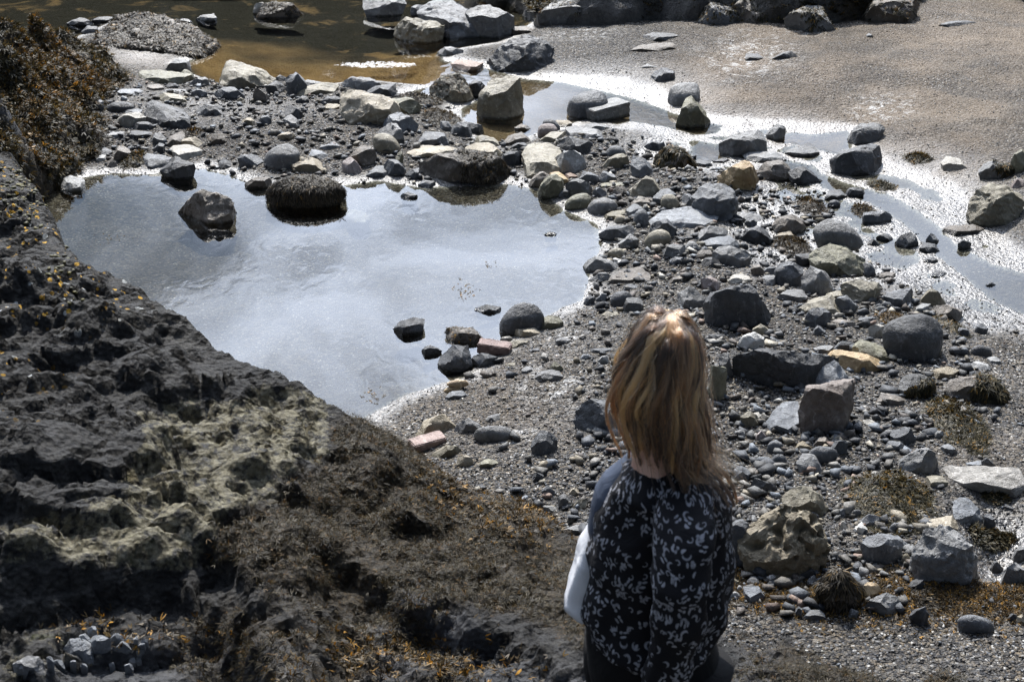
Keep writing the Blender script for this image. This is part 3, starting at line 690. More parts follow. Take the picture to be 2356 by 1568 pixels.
# ------------------------------------------------------------------ the single rocks
# tile colour style|label|short reference|outline as traced from the photograph's tile
ROCKS = '''
A pale s|flat pale grey block half sunk at the pool edge below the wrack slope|the half sunk pale block|412,1290 430,1225 480,1212 575,1218 588,1290 575,1312 490,1330 425,1318
A brown b|lumpy brown boulder standing alone in the pool above its reflection|the lone boulder in the pool|1215,1450 1290,1400 1395,1315 1520,1340 1590,1380 1628,1470 1600,1530 1500,1555 1400,1555 1290,1530 1230,1480
A dark b|dark peaked boulder at the pool rim leaning on a longer grey one|the dark peaked rim boulder|1110,1180 1150,1110 1215,1085 1250,1100 1335,1140 1342,1170 1300,1225 1230,1245 1130,1225
A slate s|long dark grey stone lying behind the peaked boulder at the pool rim||992,1075 1040,1060 1140,1075 1180,1090 1140,1130 1090,1170 1030,1155
A cream s|smooth cream slab tilted above the dark peaked boulder at the pool rim|the cream tilted slab|1180,1025 1200,1005 1300,1000 1385,1035 1370,1110 1300,1115 1210,1085
A tan b|||1215,995 1260,965 1340,945 1385,975 1390,1015 1340,1025
A brown w|||1140,1015 1200,960 1265,908 1275,940 1260,970 1200,1000
A brown b|small weed-topped brown rock rising from the pool beside the shaggy boulder||1690,1270 1700,1240 1770,1215 1850,1225 1870,1260 1850,1295 1760,1308 1700,1300
A brown r|round boulder in the pool shaggy all over with dark wrack|the shaggy pool boulder|1855,1330 1900,1265 2010,1220 2160,1215 2300,1260 2356,1310 2365,1350 2300,1400 2150,1425 2020,1440 1920,1420 1860,1370
A grey r|big smooth egg-like grey boulder on the bar behind the shaggy boulder|the smooth grey egg boulder|1825,1110 1850,1050 1920,1000 1990,990 2055,1030 2060,1070 2010,1130 1950,1170 1880,1175 1835,1150
A tan s|layered tan stone with a weed tuft leaning on the smooth grey egg boulder|the layered tan stone|2015,1120 2040,1070 2090,1065 2190,1105 2240,1150 2225,1185 2160,1200 2080,1175 2020,1140
A slate b|||1640,1100 1680,1060 1760,1065 1810,1115 1780,1150 1690,1158
A dark w|||1505,1130 1545,1088 1590,1125 1580,1170 1530,1170
A dark w|long dark wedge of rock sloping over a pale block near the wrack slope|the long dark wedge|975,780 1010,730 1065,700 1130,745 1200,760 1280,810 1320,850 1310,880 1230,890 1150,860 1060,850 1000,820
A cream b|pale rounded block tucked against the long dark wedge|the pale block by the wedge|800,830 870,785 960,770 1000,810 995,835 900,880 820,875
A dark b|||910,870 940,840 1040,840 1058,870 1020,900 930,895
A buff s|||1100,645 1130,635 1220,650 1285,680 1270,710 1210,722 1140,690
A blue s|||810,640 860,615 960,615 985,630 930,665 850,660
A blue r|||825,680 850,658 878,675 865,700 835,700
A slate b|||640,715 680,685 715,710 700,750 650,752
A olive s|long greenish grey slab lying where the wrack slope meets the upper pool|the long greenish slab|955,530 975,490 1090,485 1200,500 1290,510 1300,540 1240,570 1120,580 1000,570
A grey b|cubic grey rock behind the long greenish slab at the sand spit||1145,450 1165,410 1240,403 1310,420 1315,465 1240,498 1160,485
A olive r|||1245,500 1265,475 1310,485 1342,530 1335,560 1295,560
A grey b|||1310,580 1350,550 1420,530 1440,560 1400,600 1330,600
A buff w|large pyramid of buff sandstone on the bar at the upper pool|the buff pyramid|1495,600 1500,540 1545,445 1610,415 1640,440 1700,460 1810,495 1890,555 1840,585 1700,615 1560,610
A slate b|||1480,650 1510,605 1600,600 1680,625 1690,680 1600,692 1510,680
A slate b|||1320,640 1350,610 1430,640 1420,665 1350,675
A brown t|||1745,640 1785,600 1835,615 1860,690 1840,715 1755,715
A slate t|upright blue-grey rock with a slanted top standing beside the upper pool|the upright blue-grey rock|1970,560 1985,515 2020,500 2060,540 2115,595 2090,630 2050,660 1985,660
A dark b|||1840,600 1900,560 1970,570 1975,630 1920,650 1860,630
A slate b|||1890,550 1930,518 1980,540 1965,565
A buff s|||2050,650 2110,605 2250,570 2330,575 2300,610 2250,640 2160,670 2070,670
A grey s|||2080,570 2130,550 2225,570 2190,595 2110,600
A dark b|||2040,690 2070,660 2120,665 2140,700 2100,715 2050,715
A dark b|||2215,700 2250,665 2340,660 2360,690 2350,715 2240,725
A tan s|||2225,745 2260,715 2340,720 2360,745 2290,760
A grey w|||1925,850 1975,800 2010,790 2050,825 2070,865 2050,885 1960,885
A dark b|||1925,800 1960,760 2010,725 2060,760 2085,780 2030,800 1950,825
A slate b|||1780,840 1810,795 1840,795 1870,830 1840,860 1790,865
A tan b|||1655,850 1700,815 1745,810 1755,840 1745,875 1670,875
A blue r|||1845,910 1880,890 1925,905 1910,935 1855,930
A tan b|||1915,940 1945,915 2020,910 2030,945 1990,970 1925,955
A brown s|flat brown weed-stubbled slab in the middle of the small stone bar|the stubbled brown slab|1425,975 1440,930 1540,920 1610,930 1600,970 1520,995 1440,995
A grey s|||720,930 760,905 860,910 850,940 780,960 730,950
A dark s|||870,940 920,900 1040,915 1035,950 950,960
A grey b|||1035,970 1080,920 1130,920 1150,965 1120,1000 1060,1000
A brown b|||760,1090 800,1045 830,1010 890,1010 910,1040 870,1075 820,1110 780,1110
A pale s|||640,1095 680,1065 730,1070 725,1100 690,1118
A brown b|||735,1130 770,1095 805,1130 790,1160 745,1155
A slate s|||675,1040 720,1015 775,1050 760,1075 690,1065
A dark b|||1060,1040 1095,990 1135,1000 1140,1050 1100,1070
A grey b|||1350,775 1410,730 1470,720 1540,790 1480,800
A blue s|||2130,1075 2150,1030 2250,1045 2260,1090 2180,1100
A slate s|||2200,1020 2310,975 2345,1010 2280,1040
A grey s|||1145,618 1290,615 1285,645 1150,640
A dark r|||735,750 790,705 870,700 925,730 900,770 800,780
A dark b|||1140,600 1165,572 1210,580 1205,612
A brown s|||1005,610 1020,585 1100,583 1130,605 1100,625 1030,628
A slate s|||830,780 880,750 980,755 985,775 870,795
A brown b|blocky brown rock with a weedy cap standing in the dark upper pool|the weed-capped rock in the upper pool|1785,95 1800,55 1900,15 2020,20 2065,60 2070,105 1980,125 1820,135
A cream t|pale slanting post of stone propped on the weed-capped rock in the upper pool||1745,105 1755,45 1790,12 1835,20 1800,70 1790,105
A grey l|||1350,140 1400,105 1470,95 1500,120 1480,150 1400,155
A dark l|||1230,150 1260,130 1320,135 1330,158 1270,160
A dark l|||560,225 600,180 660,185 680,215 620,235
A dark l|||460,170 540,120 610,150 640,170 540,185
A dark l|||620,150 680,118 780,112 760,140 680,160
B tan b|biggest tan sandstone block, fissured, on the stone bar below the upper pool|the big tan block|0,640 100,632 230,660 330,710 415,770 380,820 290,865 60,860 20,790 -10,720
B olive b|||315,690 440,672 550,685 545,730 520,790 470,795 400,750
B buff b|knobbly buff boulder with a weedy crown beside the squared boulder|the knobbly buff boulder|610,620 650,570 720,525 800,510 860,560 905,640 900,690 840,700 760,712 690,690 660,640
B dark b|||870,580 920,545 975,570 990,620 950,680 900,650
B buff b|tall squared buff boulder standing in the stream with a dark reflection|the squared buff boulder|945,790 955,690 1000,560 1060,530 1180,535 1250,600 1252,770 1200,800 1080,832 1000,815
B dark b|large dark overhanging boulder where the stream leaves the upper pool|the dark overhanging boulder|1015,430 1050,370 1180,270 1290,245 1430,255 1460,320 1415,460 1350,480 1230,490 1080,470
B rust s|flat rust-red rock at the shallow mouth of the upper pool|the rust-red flat rock|760,440 800,415 880,415 975,435 940,475 870,500 770,490
B grey b|||660,370 720,325 800,320 840,350 780,375 690,398
B buff b|hollowed pale boulder at the front of the group in the upper pool|the hollowed pale boulder|360,240 400,140 480,123 600,130 710,175 690,285 580,305 480,270 400,260
B slate w|largest slate-grey boulder leaning in the group in the upper pool|the leaning slate boulder|540,90 570,20 600,0 760,5 860,90 920,190 970,265 900,280 770,230 690,165 600,130 550,120
B grey b|bulky brown-grey boulder at the end of the group in the upper pool|the bulky brown-grey boulder|860,90 940,50 1040,35 1120,75 1190,130 1170,200 1090,270 1000,250 930,200 900,130
B slate b|||480,85 530,30 570,25 545,120 500,110
B grey b|flat-bottomed grey boulder cut by the top of the picture in the upper pool||150,20 170,-40 430,-40 440,30 410,90 300,115 180,120
B brown s|||1160,190 1200,180 1320,185 1335,215 1290,230 1190,215
B slate r|domed slate boulder touching the square-cut concrete block|the domed slate boulder|1560,760 1590,690 1650,650 1760,620 1820,650 1835,710 1740,770 1680,830 1600,815
B pink r|round pinkish cobble at the stream edge below the domed slate boulder|the round pinkish cobble|1355,900 1390,855 1450,850 1490,895 1480,930 1410,950 1365,935
B slate r|||1390,830 1440,815 1490,845 1508,880 1480,905 1430,840
B tan s|||1480,830 1560,830 1590,850 1540,880 1490,860
B grey s|||1550,890 1600,875 1770,885 1800,930 1760,960 1650,955 1560,930
B grey s|||1675,860 1730,840 1850,880 1800,900 1700,880
B buff s|||1370,960 1430,910 1545,910 1520,950 1440,985
B dark b|||1500,950 1560,935 1660,970 1720,1000 1700,1050 1650,1070 1560,1030 1510,1000
B buff s|large pinkish buff slab with a yellow broken edge on the stones at the pool head|the pinkish buff slab|1250,1060 1290,1000 1410,980 1500,1020 1530,1040 1530,1100 1400,1190 1310,1230 1280,1130
B pale b|||1465,1150 1530,1020 1590,1050 1670,1100 1690,1160 1640,1190 1530,1195
B brown b|long brown boulder bearded with wrack along the head of the pool|the bearded brown boulder|525,1150 560,1090 700,1060 830,1035 980,1050 1090,1100 1170,1190 1175,1240 1120,1275 940,1270 760,1250 600,1240 540,1210
B tan s|narrow tan plank of stone lying along the back of the bearded brown boulder|the tan plank stone|460,1065 475,1025 560,1005 720,1008 810,1030 700,1060 600,1080 480,1090
B tan s|||860,1010 920,990 1000,985 1070,1020 1105,1060 1090,1100 980,1040 880,1030
B buff w|||925,970 950,925 1010,950 1085,985 1085,1015 1020,1000 960,985
B brown w|||1115,1010 1190,940 1260,910 1300,950 1250,975 1190,990
B slate b|||1165,1010 1220,985 1300,985 1310,1010 1280,1040 1200,1035
B dark b|||1110,1060 1170,1030 1245,1045 1230,1110 1180,1145 1120,1100
B buff r|||220,960 240,925 290,915 350,945 405,1020 395,1045 330,1058 250,1020
B grey b|||260,900 320,850 390,850 420,910 430,980 390,1000 340,940 290,920
B blue b|cracked blue-grey boulder just in front of the biggest tan block|the cracked blue-grey boulder|290,840 350,790 430,775 480,810 530,860 510,910 440,930 400,870 340,840
B slate w|smooth slate wedge with a white scribble of salt behind the tan plank stone||530,1000 580,920 640,905 740,960 748,1000 640,1005
B slate b|||680,880 690,840 740,835 760,870 720,905
B slate b|||760,880 800,840 860,850 900,910 890,950 850,950 800,920
B slate b|||840,850 870,835 960,880 980,910 940,930 880,900
B brown b|||70,1080 110,1010 200,1010 240,1050 235,1110 180,1150 100,1130
B pink b|||5,1120 60,1085 110,1130 140,1180 110,1200 50,1200
B slate s|||170,1200 220,1150 290,1140 340,1190 300,1225 200,1230
B slate b|||295,1110 350,1100 420,1150 447,1180 400,1215 340,1190
B slate b|||440,1210 480,1165 530,1160 550,1210 500,1240
B olive t|||370,1110 390,1050 415,1050 425,1110 400,1150
B slate l|||530,1270 570,1240 640,1255 650,1285 580,1300
B dark l|small black rock breaking the pool surface below the bearded brown boulder||410,1350 460,1325 510,1345 525,1365 460,1378
B brown b|||1290,1270 1340,1190 1400,1185 1450,1200 1400,1260 1370,1300 1310,1295
B olive t|tall streaked grey stone standing at the pool corner|the tall streaked stone|1360,1340 1380,1260 1430,1205 1500,1200 1530,1240 1510,1290 1440,1380 1380,1365
B grey b|||1550,1270 1620,1220 1680,1240 1730,1310 1700,1350 1610,1330
B slate b|||1640,1220 1680,1180 1740,1180 1780,1220 1780,1265 1720,1265
B slate b|||1780,1220 1810,1180 1850,1190 1905,1240 1850,1265 1790,1250
B olive r|||1545,1440 1570,1390 1640,1335 1700,1335 1722,1380 1690,1430 1600,1455
B grey r|pitted rounded grey boulder at the pool bank beyond the tall streaked stone|the pitted round boulder|1700,1440 1740,1390 1820,1365 1880,1390 1905,1440 1850,1480 1760,1480
B buff b|||1990,1330 2020,1270 2110,1210 2170,1250 2200,1305 2130,1350 2040,1380 2000,1360
B buff b|||1805,1150 1840,1110 1940,1050 1980,1080 1980,1120 1900,1160 1830,1165
B blue b|||2000,1160 2020,1080 2080,1090 2130,1130 2148,1190 2080,1225 2020,1220
B brown b|squat boulder hung with brown wrack between the stone bar and the puddle|the wrack-hung squat boulder|2165,1120 2180,1050 2260,1010 2356,1040 2435,1080 2430,1160 2300,1175 2200,1170
B slate r|||1820,1050 1850,1010 1920,1005 1960,1040 1930,1080 1840,1080
B slate b|||2090,1020 2160,970 2220,975 2230,1010 2170,1040
B olive s|||1780,1270 1860,1258 1970,1262 1960,1285 1870,1300 1790,1295
B brown s|||2000,1400 2080,1360 2150,1355 2150,1410 2080,1440 2010,1420
B slate s|||2150,1370 2200,1310 2280,1295 2320,1330 2290,1370 2200,1420 2160,1410
B buff r|round buff cobble as smooth as a ball between darker slabs|the ball-like buff cobble|2208,1390 2230,1345 2280,1338 2325,1380 2330,1420 2280,1442 2225,1430
B buff s|||1800,1510 1880,1460 1960,1445 1950,1475 1850,1520
B tan r|||1885,1530 1900,1490 1950,1480 1962,1510 1930,1540
B slate s|||1965,1450 1990,1400 2060,1410 2110,1440 2050,1480 1990,1500
B slate r|||2015,1520 2040,1450 2080,1438 2120,1480 2110,1545 2060,1565
B blue s|wide pale slate slab lying flat below the block-shaped dark boulder|the wide pale slate slab|2125,1500 2190,1465 2340,1430 2450,1425 2590,1465 2560,1510 2450,1550 2300,1580 2150,1550
B brown s|||2130,1470 2170,1430 2220,1435 2200,1460
B slate b|||2125,1600 2170,1540 2220,1500 2280,1520 2310,1590 2250,1650
B brown l|||1195,880 1240,855 1305,875 1290,900 1220,905
B dark b|dark prism of slate lying behind the biggest tan block||170,640 260,595 370,575 375,640 340,680 240,660
B grey b|||5,570 80,530 200,535 270,575 230,610 100,625
B grey s|||2065,470 2110,440 2180,440 2190,465 2110,475
B slate b|small slate block half buried in sand beyond the stream||2135,540 2160,480 2240,470 2300,500 2300,545 2220,558
B brown s|flat brown hump of rock lying in the sand before the far rocks||1990,350 2080,310 2250,295 2310,310 2280,345 2180,360 2050,355
B dark s|low weed-dark hump buried in the sand close to the far rocks||2085,250 2150,225 2280,230 2330,255 2240,285 2120,275
B rust s|||1530,1200 1580,1190 1630,1215 1600,1235
B ochre s|||1440,1190 1500,1185 1570,1250 1540,1280
B brown b|||1870,1330 1900,1290 1960,1290 1980,1330 1930,1360
B dark b|||1730,1320 1780,1290 1830,1330 1790,1365 1740,1355
B slate b|||1500,1340 1520,1300 1580,1300 1580,1350 1530,1370
B dark b|||1575,1330 1610,1290 1650,1320 1630,1350
C dark s|dark flat-topped slab jutting over the outflow with a brown reflection|the dark jutting slab|1020,1100 1100,1060 1330,980 1370,1010 1385,1170 1250,1200 1090,1215 1030,1170
C grey b|two-humped grey boulder behind the dark jutting slab|the two-humped grey boulder|1143,960 1180,870 1220,850 1320,855 1370,850 1392,890 1370,950 1330,980 1200,1000 1150,990
C grey t|||575,940 595,880 640,855 710,880 700,960 640,975 590,965
C grey b|long grey boulder lying between two bright puddles|the long puddle boulder|262,1080 270,1000 340,950 480,905 550,930 582,985 500,1030 420,1060 330,1085
C olive b|greenish rock propped against a rounded grey one in the stream|the greenish stream rock|-50,840 -30,720 60,660 110,710 190,815 140,870 20,885 -40,870
C grey r|||-100,690 -80,610 0,570 110,570 120,640 115,710 70,660 -20,700 -50,740
C ochre b|orange sandstone boulder with a dark knot near the outflow|the orange sandstone boulder|250,1200 290,1150 430,1100 460,1120 520,1190 515,1260 430,1300 380,1318 280,1260
C grey s|||415,1060 450,1045 640,1050 715,1090 680,1115 520,1125 440,1090
C brown b|||505,1160 570,1115 730,1110 760,1160 740,1245 560,1255 520,1200
C dark b|||730,1170 780,1145 880,1160 965,1230 940,1265 840,1280 760,1250
C grey s|||697,1065 760,1030 840,1005 920,1020 945,1055 880,1085 760,1090
C slate b|block-shaped dark boulder standing above the wide pale slate slab|the block-shaped dark boulder|75,1340 140,1270 260,1260 330,1280 375,1370 370,1490 320,1530 230,1520 120,1440 80,1400
C slate b|||0,1340 50,1335 85,1380 80,1425 0,1425
C buff b|large rounded grey-tan boulder on the sand at the edge of the picture|the rounded grey-tan boulder|1965,1450 2000,1380 2040,1310 2150,1270 2290,1290 2370,1340 2390,1480 2300,1555 2150,1545 2040,1510
C olive b|||2270,1115 2300,1080 2370,1020 2380,1180 2310,1150
C grey b|low grey rock with a wrack tuft on the sand behind the rounded grey-tan boulder||2045,1150 2070,1110 2150,1110 2250,1150 2290,1190 2220,1235 2130,1225 2060,1190
C cream s|flat whitish stone lying by itself on the sand beyond the outflow|the lone whitish stone|1780,1120 1790,1080 1840,1078 1930,1095 1960,1160 1850,1185 1810,1150
C slate b|||1240,1500 1270,1465 1380,1455 1440,1480 1430,1520 1340,1550 1260,1530
C dark b|||1125,1335 1160,1300 1220,1290 1255,1320 1230,1355 1160,1365
C dark s|||975,1350 1010,1310 1090,1310 1140,1360 1100,1385 1000,1380
C slate r|||1000,1405 1040,1375 1090,1395 1080,1430 1020,1435
C brown b|||620,1560 640,1500 740,1480 810,1510 850,1590 760,1620 650,1610
C grey s|||360,1500 400,1455 480,1460 575,1510 520,1540 420,1530
C slate b|||430,1545 450,1510 500,1510 515,1550 470,1570
C dark s|smaller of two dark lumps sitting on the sparkling sand||430,400 445,370 520,370 565,405 500,415 440,420
C dark b|larger of two dark lumps sitting on the sparkling sand||628,390 660,355 750,355 800,395 760,408 640,405
C dark s|low dark weedy patch of rock far up the open sand||1785,185 1850,150 1950,145 2020,155 1950,180 1850,190
C slate b|grey boulder with a bare face at the foot of the far rocks||115,120 150,30 230,10 330,60 420,140 400,170 250,175 130,160
C grey b|round-shouldered grey boulder bulging from the foot of the far rocks||720,140 780,90 880,40 980,60 1050,120 1055,200 950,235 800,220
B grey b|broad weedy grey rock at the near end of the far rock band||1340,150 1360,40 1430,-20 1600,-30 1800,-20 1850,80 1830,140 1700,170 1500,180 1400,175
B slate b|smooth-faced slate rock next along the far rock band||1850,60 1900,-10 2100,-30 2140,40 2060,110 1900,115
C slate b|small rock wedged between slate faces in the far rock band||-60,90 0,15 60,30 112,100 90,140 0,140
C brown b|wide brown rock with wrack on its shoulder in the far rock band||330,60 380,-20 560,-30 700,20 730,110 640,160 480,165 420,140
C grey b|tall weed-topped grey rock deep in the far rock band||980,50 1010,-30 1180,-40 1230,40 1200,120 1120,140 1050,120
C brown b|weed-crowned brown rock that ends the far rock band||1230,110 1260,30 1400,-20 1560,-30 1640,40 1630,110 1540,160 1380,150
C slate s|||1260,240 1290,228 1320,245 1280,258
C dark s|||60,1130 120,1100 190,1120 210,1150 90,1155
C dark s|||215,1110 280,1090 330,1100 310,1125
C pink b|||2260,1290 2310,1230 2360,1240 2370,1300
E dark r|black domed boulder at the pool corner with pale stones at its foot|the black domed boulder|1095,690 1120,640 1190,545 1260,515 1330,530 1390,600 1370,690 1300,720 1180,750 1120,720
E tan s|flat tan stone leaning on the foot of the black domed boulder||1180,690 1200,675 1350,680 1372,730 1300,755 1220,735
E olive w|olive wedge-shaped stone on the shingle touching the black domed boulder||1360,650 1380,610 1460,600 1530,650 1520,670 1440,690 1390,705
E slate b|smooth slate stone between the red brick and the faceted rock||895,930 920,890 1010,865 1070,900 1040,940 960,975 905,965
E slate b|faceted blue-black rock standing in the near corner of the pool|the faceted blue-black rock|668,910 710,870 770,815 860,815 880,900 895,990 800,1000 735,1000 680,960
E dark l|small black triangular rock in the pool beside the faceted rock||550,870 580,830 630,808 690,850 650,885 580,888
E brown l|flat rock with barnacles and yellow weed awash in the near pool|the barnacled rock awash|718,710 740,685 880,690 965,750 930,780 850,805 780,800 740,750
E dark l|sharp-ended dark slab slanting out of the pool near the outcrop||355,700 440,640 570,610 560,680 480,720 385,752
E dark l|low black rock barely breaking the bright pool surface||920,555 990,535 1090,550 1095,580 1060,600 1000,585
E dark l|small black rock out in the brightest part of the pool||1400,55 1450,30 1485,45 1470,65
E cream r|||1100,770 1130,750 1180,755 1175,785 1120,790
E buff s|||1140,805 1180,770 1270,770 1285,800 1230,830 1160,835
E ochre r|upper of two stacked ochre cobbles by the pool edge|the stacked ochre cobbles|728,1075 780,1048 850,1050 875,1080 840,1100 740,1098
E ochre r|lower of two stacked ochre cobbles by the pool edge||708,1120 740,1093 800,1095 838,1110 780,1140 715,1140
E slate s|||715,1190 750,1130 830,1125 875,1155 800,1190
E grey s|||1325,1040 1350,990 1410,975 1500,995 1528,1030 1470,1065 1380,1060
E olive b|||1440,970 1480,925 1530,945 1530,985 1490,995
E grey s|||1240,985 1270,960 1330,960 1335,990 1280,1010
E tan w|leaf-shaped tan stone resting above the pink brick slab|the leaf-shaped tan stone|520,1440 560,1370 640,1320 700,1287 760,1315 783,1345 700,1390 620,1430 540,1455
E grey r|smooth oval grey cobble lying on open shingle near the outcrop|the oval grey cobble|920,1430 950,1390 1030,1372 1130,1380 1178,1425 1150,1465 1040,1480 950,1470
E slate b|upended slate cube on open shingle between the oval cobble and the woman|the upended slate cube|1310,1480 1380,1410 1450,1430 1490,1480 1480,1530 1420,1568 1350,1560
E slate b|large blue-grey boulder partly hidden behind the woman's hair|the boulder behind the hair|1612,1330 1625,1230 1720,1185 1860,1195 1980,1260 1980,1430 1850,1430 1730,1380 1640,1365
E grey b|||780,1410 800,1330 880,1315 960,1350 940,1390 860,1410 790,1430
E buff b|||610,1560 680,1500 780,1495 825,1540 790,1580 650,1590
E grey s|||990,1330 1040,1290 1090,1285 1090,1320 1030,1345
E white s|thin white plate of stone or shell at the pool bank||1875,215 1900,207 1970,240 1930,262 1885,240
E grey b|||1670,270 1690,220 1740,200 1850,230 1915,265 1910,300 1800,310 1690,305
E brown s|broad brown-grey slab on the pool bank behind the woman's head|the broad brown-grey slab|1845,390 1870,330 1960,290 2060,280 2125,330 2120,370 1990,385 1870,405
E grey b|||1705,365 1750,310 1820,315 1868,345 1800,385 1720,375
E slate b|||1778,50 1780,0 1840,-20 1960,0 2010,40 1970,90 1850,95 1790,85
E grey b|||1910,120 1990,45 2050,95 2020,140 1960,160 1920,145
E buff r|smooth pear-shaped buff cobble on top of the dark stones|the pear-shaped buff cobble|2090,110 2140,40 2210,12 2260,50 2268,100 2220,145 2120,135
E buff r|||1845,180 1880,140 1940,150 1958,200 1920,215 1870,205
E tan r|||1790,205 1830,177 1858,205 1830,225
E grey b|||2235,180 2300,120 2370,130 2370,190 2300,215 2250,210
E slate b|||2260,240 2310,200 2360,210 2380,250 2290,260
E slate r|||1855,520 1880,460 1960,438 2005,470 1990,520 1900,553
E slate b|||1750,500 1780,455 1830,460 1820,500 1780,520
E slate b|||1670,520 1700,465 1750,500 1730,535 1690,538
E grey b|||1935,560 1960,490 2060,485 2080,510 2000,590
E buff s|||1790,605 1830,580 1920,585 1910,610 1830,620
E slate s|||1720,840 1790,832 1870,835 1850,870 1760,870
E pale b|||1770,930 1800,885 1850,890 1840,940
E blue r|||1645,900 1690,875 1720,890 1700,915
E grey s|||1475,790 1530,755 1580,775 1550,800
E slate s|||1290,850 1330,830 1370,845 1350,862
E brown s|||2245,390 2300,340 2370,330 2380,370 2300,390
E buff s|||1110,955 1180,935 1250,935 1220,960 1130,965
E slate s|||1930,410 1990,390 2045,400 2040,430 1960,440
F dark b|massive dark boulder just beyond the woman's head|the massive dark boulder|150,490 230,430 380,385 480,390 530,470 590,520 600,620 560,670 480,692 250,640 180,600
F grey b|||-30,440 60,410 120,415 160,470 140,560 0,560
F grey r|long egg-shaped grey boulder lying on the olive block|the long egg boulder|905,20 930,-20 1010,-60 1090,-30 1190,50 1235,110 1210,150 1150,160 1020,90 940,50
F olive b|big olive-grey block with a flat sunlit face under the long egg boulder|the olive-grey block|875,220 900,130 950,95 1100,150 1260,230 1250,330 1190,350 1080,310 980,300 900,260
F grey b|twin-lobed grey rock at the foot of the olive-grey block||830,330 840,280 880,262 960,310 980,370 1040,420 1030,450 950,465 880,440 840,400
F slate b|||632,310 670,250 740,230 800,250 830,320 810,390 750,410 690,380
F slate b|||1250,250 1290,245 1340,340 1280,345
F grey b|||215,190 250,140 330,130 420,160 465,200 440,260 360,280 270,250
F dark b|||390,85 440,20 520,-10 600,20 625,80 580,115 470,125
F tan s|||625,70 750,17 785,60 720,90 650,90
F blue s|||130,120 200,75 310,60 390,90 380,130 230,155
F grey b|||95,85 150,20 230,-5 310,20 300,60 200,95 120,100
F pale r|||18,130 40,95 80,95 115,145 90,175 45,165
F cream s|pale yellow flat stone behind the massive dark boulder|the pale yellow flat stone|305,365 350,325 400,320 495,370 480,385 330,388
F pink b|pink broken stone behind the massive dark boulder||128,360 150,335 230,345 255,410 240,440 180,445
F buff w|buff triangular slab lying open on the stones past the massive dark boulder|the buff triangular slab|795,540 880,500 1000,470 1050,510 1105,600 1060,610 960,585 830,580
F slate b|||830,640 880,575 940,545 1028,600 1000,650 910,685 840,665
F slate b|||1058,510 1120,465 1190,510 1200,550 1140,595 1090,590
F buff s|||990,460 1070,435 1150,440 1150,480 1050,505
F buff b|wrinkled weathered buff rock between the olive-grey block and the slate wedge|the wrinkled buff rock|1095,400 1130,365 1240,375 1340,390 1365,440 1340,475 1210,520 1140,450
F slate w|||1390,470 1440,440 1590,415 1590,500 1480,545 1420,510
F buff b|||1640,490 1700,415 1760,430 1812,500 1780,540 1700,545 1650,520
F brown s|||1020,660 1030,635 1100,635 1195,660 1180,685 1090,690
F dark r|great round black boulder, rough-skinned, at the edge of the wet sand|the great round black boulder|1385,720 1430,660 1540,610 1660,595 1750,640 1785,720 1770,840 1720,920 1650,935 1540,890 1480,830
F cream b|||1287,700 1300,655 1390,690 1385,760 1330,765
F brown b|||1700,590 1740,550 1830,535 1930,570 1930,620 1880,650 1800,620 1740,610
F white b|chalk-white pitted stone just behind the long black slab|the chalk-white stone|385,840 430,740 500,725 560,760 565,805 490,830 430,855
F dark b|long thick black slab lying across the stones beside the woman's hair|the long black slab|360,935 400,870 640,850 900,870 1060,900 1060,940 900,1060 820,1110 640,1120 460,1110 400,1040 365,980
F ochre s|bright ochre slab propped against the end of the long black slab|the bright ochre slab|980,850 1090,850 1230,870 1420,955 1400,985 1240,1005 1170,990 1080,930
F olive w|olive-tan slab lying behind the bright ochre slab||1170,800 1190,768 1270,800 1400,870 1430,930 1400,940 1270,880
F russet t|upright rust-brown rock holding up a blue-grey stone|the upright rust-brown rock|805,1130 850,1090 900,1100 960,1180 1150,1150 1175,1040 1165,1250 1110,1425 1000,1430 930,1405 870,1280
F blue b|blue-grey angular stone sitting on top of the upright rust-brown rock||895,1060 930,980 1035,925 1110,980 1140,1080 1100,1160 970,1170 905,1130
F blue s|thin pointed slate plate lying flat before the long black slab|the pointed slate plate|575,1360 650,1270 710,1205 790,1215 840,1370 780,1425 680,1400
F buff b|||400,1310 450,1270 500,1290 527,1340 480,1385 410,1360
F brown s|||1345,1190 1370,1145 1490,1150 1530,1190 1500,1220 1400,1230
F grey b|grey block with a wrack skirt beside a flat cream stone|the wrack-skirted grey block|1490,1100 1510,1010 1620,1010 1740,1030 1745,1100 1700,1170 1600,1180 1520,1140
F tan s|||1715,1000 1780,960 1850,955 1905,985 1840,1030 1740,1045
F brown w|domed brown rock draped with wrack beyond the wrack-skirted block|the wrack-draped dome|1805,1130 1870,1040 1950,1000 2060,1020 2160,1090 2240,1160 2200,1200 2000,1210 1880,1180
F pale s|||1980,945 2030,922 2120,950 2120,990 2050,990
F dark r|||1990,850 2040,810 2110,840 2130,870 2060,890
F slate b|||2015,700 2070,665 2110,710 2090,740
F buff b|||480,710 540,665 605,725 570,755
F grey s|||900,830 940,810 1040,820 1020,860 930,870
F slate b|||1040,830 1110,785 1170,800 1170,850 1080,860
F grey t|||250,900 310,870 345,1020 300,1040
F olive t|||200,940 270,925 300,980 300,1150 250,1190 180,1150
F slate b|||1470,110 1510,50 1570,30 1625,70 1620,130 1540,150
F slate b|||1680,80 1710,45 1765,95 1750,120
F dark b|||1350,80 1390,45 1455,85 1430,100
F dark s|||1640,150 1670,105 1740,115 1775,170 1720,185
F dark s|||1660,235 1700,200 1770,225 1740,250
F dark s|||1700,345 1760,295 1840,325 1780,350
F brown s|||1350,330 1380,308 1465,310 1450,350 1390,355
F dark b|||1900,120 1940,80 1990,120 1960,155
F dark b|||1280,100 1330,80 1370,115 1330,130
F dark l|tiny black rock alone in the widest part of the outflow||2090,400 2130,380 2165,400 2120,415
